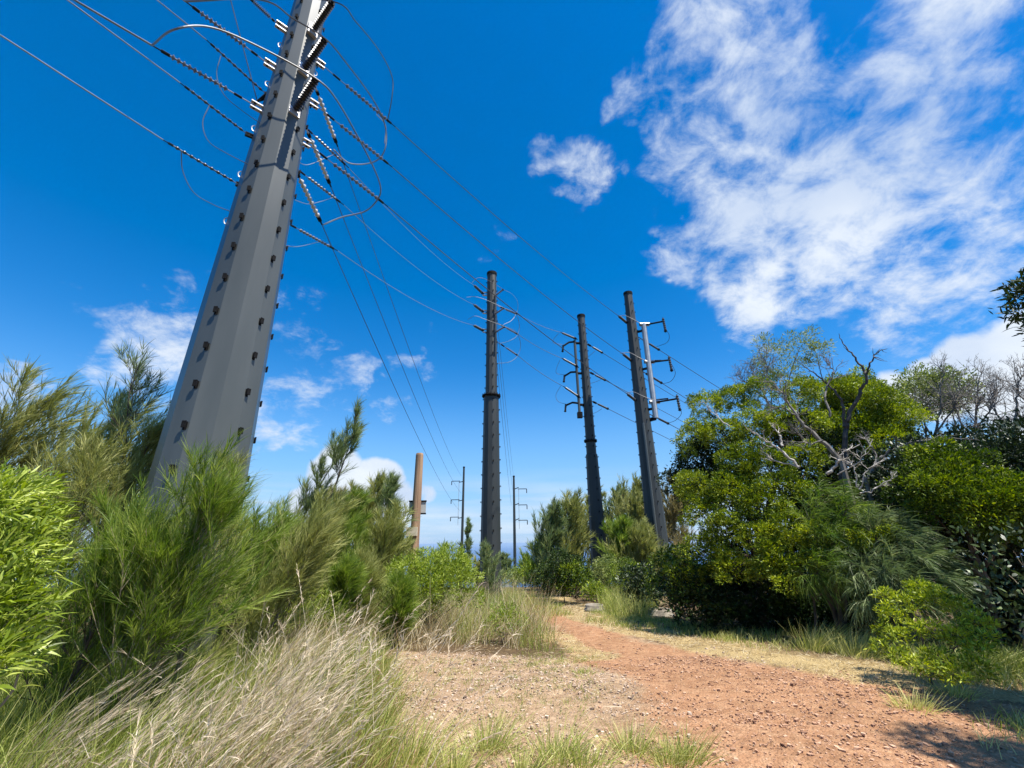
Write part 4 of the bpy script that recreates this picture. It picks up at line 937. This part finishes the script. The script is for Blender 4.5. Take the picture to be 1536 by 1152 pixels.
# very near pale stems at bottom left
f2 = field([(-60, 1400), (330, 1400), (300, 1180), (60, 1130), (-60, 1130)], 16, None); q2 = clumped(f2, 16, .07); n2_ = len(q2)
m = M(); H2 = rng.uniform(.5, 1.0, n2_); d2, be2 = blades(m, q2, H2, .005, (.8, .1, 0), .15, rng.uniform(.2, 1, n2_), (1, .9, .7, .3), .5, .12)
sel = rng.choice(n2_, 110, False); t = rng.uniform(.6, 1, (len(sel), 14)); L_ = H2[sel][:, None]
pp = (q2[sel][:, None]+d2[sel][:, None]*(L_*t)[..., None]+be2[sel][:, None]*(L_*t**2)[..., None]).reshape(-1, 3); dd = norm(np.repeat(d2[sel]+1.6*be2[sel], 14, 0)+rng.normal(size=(len(pp), 3))*.15)
m.add(*strips(pp, dd, rng.uniform(.04, .10, len(pp)), .0045, rng.normal(size=(len(pp), 3))*.1, [1, .7, .2], rng.uniform(.3, 1, len(pp))))
tag(m.build('feather_grass', MT['grass_pale']), 'bleached grass stems bending right at the bottom left corner', 'grass', kind='stuff')
# separate tall stems with drooping heads standing clear of the grass mass
f3 = field([(200, 1330), (620, 1330), (600, 1120), (560, 1040), (420, 1040), (250, 1180)], 90, None); n = len(f3)
m = M(); H = rng.uniform(.7, 1.25, n); d, be = blades(m, f3, H, .005, (.35, .1, 0), .3, rng.uniform(.4, 1, n), (1, .9, .8, .7, .5), .5, .3)
t = rng.uniform(.8, 1.0, (n, 16)); L_ = H[:, None]
pp = (f3[:, None]+d[:, None]*(L_*t)[..., None]+be[:, None]*(L_*t**2)[..., None]).reshape(-1, 3); dd = norm(np.repeat(d+2*be, 16, 0)+rng.normal(size=(n*16, 3))*.3)
m.add(*strips(pp, dd, rng.uniform(.03, .09, n*16), .005, rng.normal(size=(n*16, 3))*.15+[.1, 0, -.15], [1, .7, .2], rng.uniform(.4, 1, n*16)))
tag(m.build('dry_grass', MT['grass_pale']), 'single tall straw stems with drooping seed heads at the edge of the gravel', 'grass', kind='stuff')
# green grass
m = M()
for poly, npt, k, s, h, lean in (([(-80, 1350), (300, 1350), (560, 1200), (540, 1060), (300, 1000), (-80, 1000)], 700, 30, .12, (.25, .8), .35),
                                 ([(330, 1050), (560, 990), (560, 925), (300, 925)], 260, 26, .12, (.35, .8), .3),
                                 ([(520, 972), (700, 968), (830, 978), (800, 930), (760, 905), (640, 905), (500, 920)], 330, 26, .13, (.3, .8), .12),
                                 ([(430, 1250), (560, 1250), (580, 1000), (480, 1000)], 170, 26, .08, (.25, .6), .2),
                                 ([(690, 925), (830, 925), (790, 905), (700, 900)], 120, 22, .15, (.4, .9), .1),
                                 ([(600, 905), (780, 900), (770, 893), (600, 896)], 160, 18, .3, (.4, 1.0), .05)):
    f = field(poly, npt, None); q = clumped(f, k, s); n = len(q)
    blades(m, q, np.repeat(rng.uniform(.35, 1.15, npt), k)*rng.uniform(h[0]*1.4, h[1], n), .0052*(1+.05*q[:, 1]), (lean, 0, 0), .3, np.repeat(rng.uniform(.1, .7, npt), k)+rng.normal(size=n)*.18, bendk=.4, curl=.2)
tag(m.build('green_grass', MT['grass_green']), 'green and yellowing grass growing thick along the left bank', 'grass', kind='stuff')
# dry tall stems among the bank (upright tan)
m = M()
for poly, npt, h in (([(640, 975), (840, 972), (800, 925), (640, 925)], 150, (.5, 1.1)), ([(500, 985), (660, 975), (640, 940), (480, 950)], 110, (.4, .9)), ([(370, 1060), (540, 1060), (530, 960), (420, 960)], 110, (.5, 1.0)), ([(690, 915), (800, 912), (780, 900), (690, 900)], 60, (.6, 1.3))):
    f = field(poly, npt, None); q = clumped(f, 16, .1); n = len(q)
    blades(m, q, np.repeat(rng.uniform(.4, 1.25, npt)**1.3, 16)*rng.uniform(*h, n), .0045*(1+.04*q[:, 1]), (.22, 0, 0), .3, rng.uniform(.1, 1, n), bendk=.35, curl=.25)
tag(m.build('dry_grass', MT['grass_dry']), 'upright tan grass stems beside the path', 'grass', kind='stuff')
# reddish grass low left of the bare gravel
m = M(); f = field([(300, 1300), (560, 1300), (560, 1030), (440, 1030)], 240, None); q = clumped(f, 16, .08); n = len(q)
blades(m, q, rng.uniform(.15, .5, n), .005, (.2, 0, 0), .25, rng.uniform(0, 1, n))
tag(m.build('reddish_grass', MT['grass_red']), 'low reddish brown grass left of the bare gravel', 'grass', kind='stuff')
# right side grasses under the bushes
m = M()
for poly, npt, k, h in (([(905, 925), (985, 935), (985, 905), (905, 900)], 90, 26, (.4, 1.0)), ([(880, 935), (1010, 955), (1200, 985), (1200, 955), (1000, 930), (890, 918)], 260, 16, (.08, .22)), ([(1470, 1025), (1640, 1060), (1640, 1000), (1490, 990)], 90, 22, (.12, .35)), ([(1350, 1015), (1470, 1030), (1480, 1000), (1360, 985)], 70, 20, (.15, .4)), ([(1470, 1120), (1560, 1120), (1560, 1080), (1490, 1080)], 14, 16, (.08, .2)), ([(810, 935), (860, 925), (830, 900)], 60, 14, (.08, .25))):
    f = field(poly, npt, None); q = clumped(f, k, .08); n = len(q)
    blades(m, q, rng.uniform(*h, n), .0055*(1+.05*q[:, 1]), (.12, 0, 0), .3, np.repeat(rng.uniform(.2, .9, npt), k)+rng.normal(size=n)*.15)
tag(m.build('green_grass', MT['grass_green']), 'low green grass fringing the right side of the path', 'grass', kind='stuff')
# straw litter
m = M(); n = 150000; X = rng.uniform([-5, 3], [12, 22], (n, 2)); ba, re, st = zones(X[:, 0], X[:, 1])
pr = st*1.6+ba*(1-re)*.20+(1-ba)*.25; nz_ = np.array([mn.noise(Vector((x*1.1, y*1.1, 3))) for x, y in X]); keep = rng.uniform(0, 1, n) < pr*(.55+nz_*1.3)
X = X[keep]; q = np.column_stack([X, gz(X[:, 0], X[:, 1])+.004]); n = len(q)
d = norm(rng.normal(size=(n, 3))*[1, 1, .22]+[.3, 0, .12])
m.add(*strips(q, d, rng.uniform(.04, .16, n), .0045*(1+.04*q[:, 1]), rng.normal(size=(n, 3))*[.2, .2, .05], [1, .8, .3], rng.uniform(.1, 1, n)))
tag(m.build('straw_litter', MT['grass_dry']), 'dead straw scattered over the verge and the gravel', 'straw', kind='stuff')
m = M(); X = rng.uniform([0, 3], [11, 20], (9000, 2)); ba, re, st = zones(X[:, 0], X[:, 1]); X = X[rng.uniform(0, 1, len(X)) < st*.42]
q = clumped(np.column_stack([X, gz(X[:, 0], X[:, 1])]), 14, .035); n = len(q)
blades(m, q, rng.uniform(.03, .11, n), .0045*(1+.04*q[:, 1]), (.15, 0, 0), .7, rng.uniform(.15, 1, n), curl=.4)
tag(m.build('dry_grass', MT['grass_dry']), 'short matted dry grass along the right verge', 'grass', kind='stuff')
# short sparse weeds in the gravel
m = M(); f = field([(560, 1100), (900, 1100), (900, 985), (575, 985)], 260, None); f = np.vstack([f, field([(760, 1000), (900, 1000), (860, 970), (780, 970)], 60, None)]); q = clumped(f, 14, .05); n = len(q)
blades(m, q, rng.uniform(.03, .10, n), .005, (.1, 0, 0), .5, np.repeat(rng.uniform(0, .9, len(f)), 14))
tag(m.build('ground_weeds', MT['grass_green']), 'tiny weeds dotted over the grey brown gravel', 'weeds', kind='stuff')
# individual tufts
def tuft(px, py, h, r, n, lab, mat='grass_green', lean=.1, name='grass_tuft', group='single grass tufts on bare ground', vr=(.2, 1)):
    c = G(px, py); q = np.tile(c, (n, 1)); q[:, :2] += rng.normal(size=(n, 2))*r; q[:, 2] = gz(q[:, 0], q[:, 1])-.01
    out = (q-c)*[1, 1, 0]/max(r, .01)*.35; d = norm(np.array([lean, 0, 1.])+out+rng.normal(size=(n, 3))*.18)
    m = M(); m.add(*strips(q, d, h*rng.uniform(.4, 1.1, n), .0055*(1+.03*c[1]), out*.3+rng.normal(size=(n, 3))*.15+[lean, 0, -.15], (1, .85, .6, .15), rng.uniform(*vr, n)))
    o = m.build(name, MT[mat], org=c); return tag(o, lab, 'grass tuft', group)
tuft(612, 1150, .42, .10, 300, 'dark green upright grass tuft at the bottom left of the gravel')
tuft(680, 1165, .30, .08, 220, 'yellow green grass tuft right of the dark upright one')
tuft(735, 1125, .30, .08, 240, 'pale yellow green tuft standing alone in the bottom middle')
tuft(785, 1165, .22, .07, 160, 'small tuft cut by the bottom edge between two larger ones')
tuft(835, 1140, .28, .09, 240, 'leafy green tuft in the bottom middle of the gravel')
tuft(875, 1150, .22, .10, 220, 'low spreading green tuft touching the leafy one')
tuft(950, 1130, .26, .07, 220, 'upright light green tuft left of the bottom pair')
tuft(1005, 1148, .24, .07, 180, 'left tuft of the pair at the bottom centre right')
tuft(1032, 1140, .24, .06, 180, 'right tuft of the pair at the bottom centre right')
tuft(1372, 1062, .22, .08, 200, 'straw pale tuft alone on the red dirt at the right', vr=(.6, 1))
tuft(1432, 1042, .18, .08, 160, 'thin pale tuft near the right verge', vr=(.5, 1))
tuft(875, 1010, .10, .05, 120, 'tiny green tuft beside the grey gravel patch')
tuft(1235, 975, .48, .16, 700, 'arching light green grass clump in front of the big bush', lean=.35, vr=(.3, 1), group='arching grass clumps by the big bush', name='grass_clump')
tuft(1295, 985, .45, .14, 600, 'arching yellow grass clump left of the bright low shrub', lean=.35, vr=(.5, 1), group='arching grass clumps by the big bush', name='grass_clump')
tuft(1310, 965, .50, .08, 200, 'brown dry grass clump behind the arching clumps', 'grass_red', .1, group='arching grass clumps by the big bush', name='grass_clump', vr=(.3, .9))
tuft(1455, 1010, .45, .10, 300, 'pale arching clump at the foot of the dirt bank', lean=.3, vr=(.5, 1), group='arching grass clumps by the big bush', name='grass_clump')
tuft(1500, 1010, .42, .14, 420, 'dark green arching clump at the right edge', lean=.2, vr=(0, .5), group='arching grass clumps by the big bush', name='grass_clump')

# ------------------------------------------------------------------ gravel
def stones(n, lo, hi, mat, lab, zone, sz):
    X = rng.uniform(lo, hi, (n, 2)); ba, re, st = zones(X[:, 0], X[:, 1]); w = re*ba if zone == 'red' else ba*(1-re)
    pat = np.sin(X[:, 0]*1.9+np.sin(X[:, 1]*1.3))*np.sin(X[:, 1]*2.1+X[:, 0]*.6)*.45+.62
    X = X[rng.uniform(0, 1, n) < w*pat]; n = len(X); s = sz*rng.lognormal(0, .6, n); s = np.clip(s, .003, .024)
    base = norm(np.array([[x, y, z] for x in (-1, 1) for y in (-1, 1) for z in (-1, 1)], float))
    F0 = np.array([[0, 1, 3, 2], [4, 6, 7, 5], [0, 4, 5, 1], [2, 3, 7, 6], [0, 2, 6, 4], [1, 5, 7, 3]])
    V = base[None]*(1+rng.normal(size=(n, 8, 1))*.22)*s[:, None, None]*np.stack([rng.uniform(.8, 1.5, n), rng.uniform(.7, 1.2, n), rng.uniform(.45, .8, n)], 1)[:, None]
    a = rng.uniform(0, 6.3, n); ca, sa = np.cos(a)[:, None], np.sin(a)[:, None]
    V = np.stack([V[..., 0]*ca-V[..., 1]*sa, V[..., 0]*sa+V[..., 1]*ca, V[..., 2]], -1)
    V = V+np.column_stack([X, gz(X[:, 0], X[:, 1])+s*.3])[:, None]
    F = (np.arange(n)[:, None, None]*8+F0[None]).reshape(-1, 4); m = M(); m.add(V.reshape(-1, 3), F, np.repeat(np.clip(rng.normal(.5, .25, n), 0, 1), 8))
    tag(m.build('gravel', MT[mat]), lab, 'gravel', kind='stuff')
stones(60000, (-2, 2.8), (8, 8), 'stone', 'reddish gravel strewn over the near part of the path', 'red', .0062)
stones(16000, (-3, 7), (11, 18), 'stone', 'reddish gravel farther along the path', 'red', .008)
stones(60000, (-2.5, 2.8), (4, 9), 'stone_grey', 'grey brown gravel left of the path', 'grey', .0060)

# ------------------------------------------------------------------ sky, clouds, sun
SAZ, SEL = rad(126), rad(65)
w = bpy.data.worlds.new('World'); S.world = w; w.use_nodes = True; t = w.node_tree; t.nodes.clear(); N, L = t.nodes.new, t.links.new
out = N('ShaderNodeOutputWorld'); bg = N('ShaderNodeBackground'); L(bg.outputs[0], out.inputs[0]); bg.inputs[1].default_value = .08
sky = N('ShaderNodeTexSky'); sky.sky_type = 'NISHITA'; sky.sun_disc = False; sky.sun_elevation = SEL; sky.sun_rotation = SAZ
sky.altitude = 300; sky.air_density = 1.0; sky.dust_density = .3; sky.ozone_density = 1.5
hs = N('ShaderNodeHueSaturation'); hs.inputs['Saturation'].default_value = 1.5; hs.inputs['Value'].default_value = 1.3; hs.inputs['Hue'].default_value = .503; L(sky.outputs[0], hs.inputs['Color'])
tc = N('ShaderNodeTexCoord'); dirv = tc.outputs['Generated']
def mth(op, a, b=None, c=None, clamp=False):
    x = N('ShaderNodeMath'); x.operation = op; x.use_clamp = clamp
    for i, s in enumerate((a, b, c)):
        if s is None: continue
        if isinstance(s, (int, float)): x.inputs[i].default_value = s
        else: L(s, x.inputs[i])
    return x.outputs[0]
nv = N('ShaderNodeVectorMath'); nv.operation = 'NORMALIZE'; L(dirv, nv.inputs[0]); dn_ = nv.outputs[0]
sp = N('ShaderNodeSeparateXYZ'); L(dn_, sp.inputs[0])
den = mth('ADD', mth('MAXIMUM', sp.outputs[2], 0.0), .55)
pv = N('ShaderNodeVectorMath'); pv.operation = 'DIVIDE'; L(dn_, pv.inputs[0]); cx = N('ShaderNodeCombineXYZ')
for i in range(3): L(den, cx.inputs[i])
L(cx.outputs[0], pv.inputs[1])
wn = N('ShaderNodeTexNoise'); wn.inputs['Scale'].default_value = 3.2; wn.inputs['Detail'].default_value = 6; wn.inputs['Roughness'].default_value = .6; L(pv.outputs[0], wn.inputs['Vector'])
ws = N('ShaderNodeVectorMath'); ws.operation = 'SUBTRACT'; L(wn.outputs['Color'], ws.inputs[0]); ws.inputs[1].default_value = (.5, .5, .5)
wm = N('ShaderNodeVectorMath'); wm.operation = 'MULTIPLY_ADD'; L(ws.outputs[0], wm.inputs[0]); wm.inputs[1].default_value = (.36, .36, .36); L(dn_, wm.inputs[2])
wn2 = N('ShaderNodeVectorMath'); wn2.operation = 'NORMALIZE'; L(wm.outputs[0], wn2.inputs[0]); dw_ = wn2.outputs[0]
nA = noise(N, L, pv.outputs[0], 4.2, 12, .6, .2); nB = noise(N, L, pv.outputs[0], 13, 10, .65, .3); nC = noise(N, L, pv.outputs[0], 3.5, 6, .5, 0)
def blob(px, py, deg, k=1.0, soft=.9):
    c = norm(ray(px, py)); d = N('ShaderNodeVectorMath'); d.operation = 'DOT_PRODUCT'; L(dw_ if soft > .5 else dn_, d.inputs[0]); d.inputs[1].default_value = tuple(c)
    mr = N('ShaderNodeMapRange'); mr.interpolation_type = 'SMOOTHSTEP'; L(d.outputs['Value'], mr.inputs[0])
    mr.inputs[1].default_value = math.cos(rad(deg*1.5)); mr.inputs[2].default_value = math.cos(rad(deg*.25)); mr.inputs[3].default_value = 0; mr.inputs[4].default_value = k
    return mr.outputs[0]
bl = [(1180, 200, 12, 1.1), (1290, 130, 10, 1.1), (1130, 60, 9, 1.0), (1230, 320, 10, 1.15), (1350, 330, 9, 1.1), (1150, 420, 7, .95), (1310, 405, 6, .9), (1450, 260, 7, .9), (1560, 200, 6, .8), (1060, 200, 6, .8), (950, 110, 3.2, .62), (868, 245, 4.3, .88), (872, 275, 3.2, .8), (1060, 120, 6, .75), (1470, 60, 6, .6), (1040, 350, 4, .68), (1420, 370, 4.5, .85),
      (1250, -60, 12, .9), (1320, 250, 8, .95),
      (420, 500, 5, .9), (250, 520, 6.5, .9), (420, 600, 6, .85), (510, 570, 3, .72), (600, 580, 3.2, .66), (300, 450, 4, .6), (0, 590, 3, .95), (130, 500, 5, .45), (660, 525, 1.6, .6), (770, 360, 2, .5)]
acc = None
for b_ in bl:
    o_ = blob(*b_); acc = o_ if acc is None else mth('MAXIMUM', acc, o_)
dens = mth('ADD', acc, mth('ADD', mth('MULTIPLY', mth('SUBTRACT', nA.outputs[0], .5), 2.7), mth('MULTIPLY', mth('SUBTRACT', nB.outputs[0], .5), 2.1)))
mr = N('ShaderNodeMapRange'); mr.interpolation_type = 'SMOOTHSTEP'; L(dens, mr.inputs[0]); mr.inputs[1].default_value = .40; mr.inputs[2].default_value = 1.42; mr.inputs[3].default_value = 0; mr.inputs[4].default_value = .93
wisp = mth('MULTIPLY', mr.outputs[0], mth('MINIMUM', mth('MULTIPLY', acc, 3.0), 1.0))
# solid cumulus near the horizon
bl2 = [(505, 715, 3.4, 1.0), (560, 728, 3.4, 1.0), (480, 760, 3.5, 1.0), (590, 760, 3, .9), (1490, 562, 4, 1.0), (1550, 545, 4.4, 1.0), (1410, 585, 3, .9), (1340, 595, 2.6, .8), (1600, 560, 6, 1), (640, 740, 1.4, .6)]
acc2 = None
for b_ in bl2:
    o_ = blob(*b_, soft=.1); acc2 = o_ if acc2 is None else mth('MAXIMUM', acc2, o_)
nD = noise(N, L, dn_, 14, 8, .55, .1)
d2_ = mth('ADD', acc2, mth('MULTIPLY', mth('SUBTRACT', nD.outputs[0], .5), .9))
mr2 = N('ShaderNodeMapRange'); mr2.interpolation_type = 'SMOOTHSTEP'; L(d2_, mr2.inputs[0]); mr2.inputs[1].default_value = .42; mr2.inputs[2].default_value = .72; mr2.inputs[4].default_value = .95
# layered stratus low over the sea
mpn = N('ShaderNodeMapping'); mpn.inputs['Scale'].default_value = (3, 3, 46); L(dn_, mpn.inputs[0]); nE = noise(N, L, mpn.outputs[0], 1.0, 6, .55, .3)
band = N('ShaderNodeMapRange'); band.interpolation_type = 'SMOOTHSTEP'; L(sp.outputs[2], band.inputs[0]); band.inputs[1].default_value = .17; band.inputs[2].default_value = .07
strat = mth('MULTIPLY', band.outputs[0], mth('MULTIPLY', mth('SUBTRACT', nE.outputs[0], .32, clamp=True), 2.6, clamp=True))
strat = mth('MULTIPLY', strat, .6)
allc = mth('MAXIMUM', mth('MAXIMUM', wisp, mr2.outputs[0]), strat)
cr = ramp(N, [(.3, (3.9, 4.7, 6.1)), (.62, (6.2, 6.6, 7.0))]); L(nC.outputs[0], cr.inputs[0])
mx = N('ShaderNodeMix'); mx.data_type = 'RGBA'; L(allc, mx.inputs[0])
hb = N('ShaderNodeMapRange'); hb.interpolation_type = 'SMOOTHERSTEP'; L(sp.outputs[2], hb.inputs[0]); hb.inputs[1].default_value = .42; hb.inputs[2].default_value = -.05; hb.inputs[4].default_value = .85
hm = N('ShaderNodeMix'); hm.data_type = 'RGBA'; L(hb.outputs[0], hm.inputs[0]); L(hs.outputs[0], hm.inputs[6]); hm.inputs[7].default_value = (1.7, 3.5, 6.2, 1); L(hm.outputs[2], mx.inputs[6]); L(cr.outputs[0], mx.inputs[7])
L(mx.outputs[2], bg.inputs[0])
sd = bpy.data.lights.new('sun', 'SUN'); sd.energy = 5.0; sd.angle = rad(.53); sd.color = (1, .95, .87)
so = bpy.data.objects.new('sun', sd); COL.objects.link(so)
sdir = Vector((math.sin(SAZ)*math.cos(SEL), math.cos(SAZ)*math.cos(SEL), math.sin(SEL)))
so.rotation_euler = sdir.to_track_quat('Z', 'Y').to_euler(); so.location = sdir*50
hz = bpy.data.materials.new('haze_air'); t_, N_, L_ = nt(hz); o_ = N_('ShaderNodeOutputMaterial'); v_ = N_('ShaderNodeVolumePrincipled')
v_.inputs['Density'].default_value = .00007; v_.inputs['Color'].default_value = (.55, .75, 1, 1); v_.inputs['Anisotropy'].default_value = .2; L_(v_.outputs[0], o_.inputs['Volume'])
m = M(); m.add(*box((0, 0, -80.), np.eye(3), (59000, 59000, 101.))); ho = m.build('haze', hz); tag(ho, 'pale sea air', kind='stuff')
print('verts', sum(len(o.data.vertices) for o in bpy.data.objects if o.type == 'MESH'))
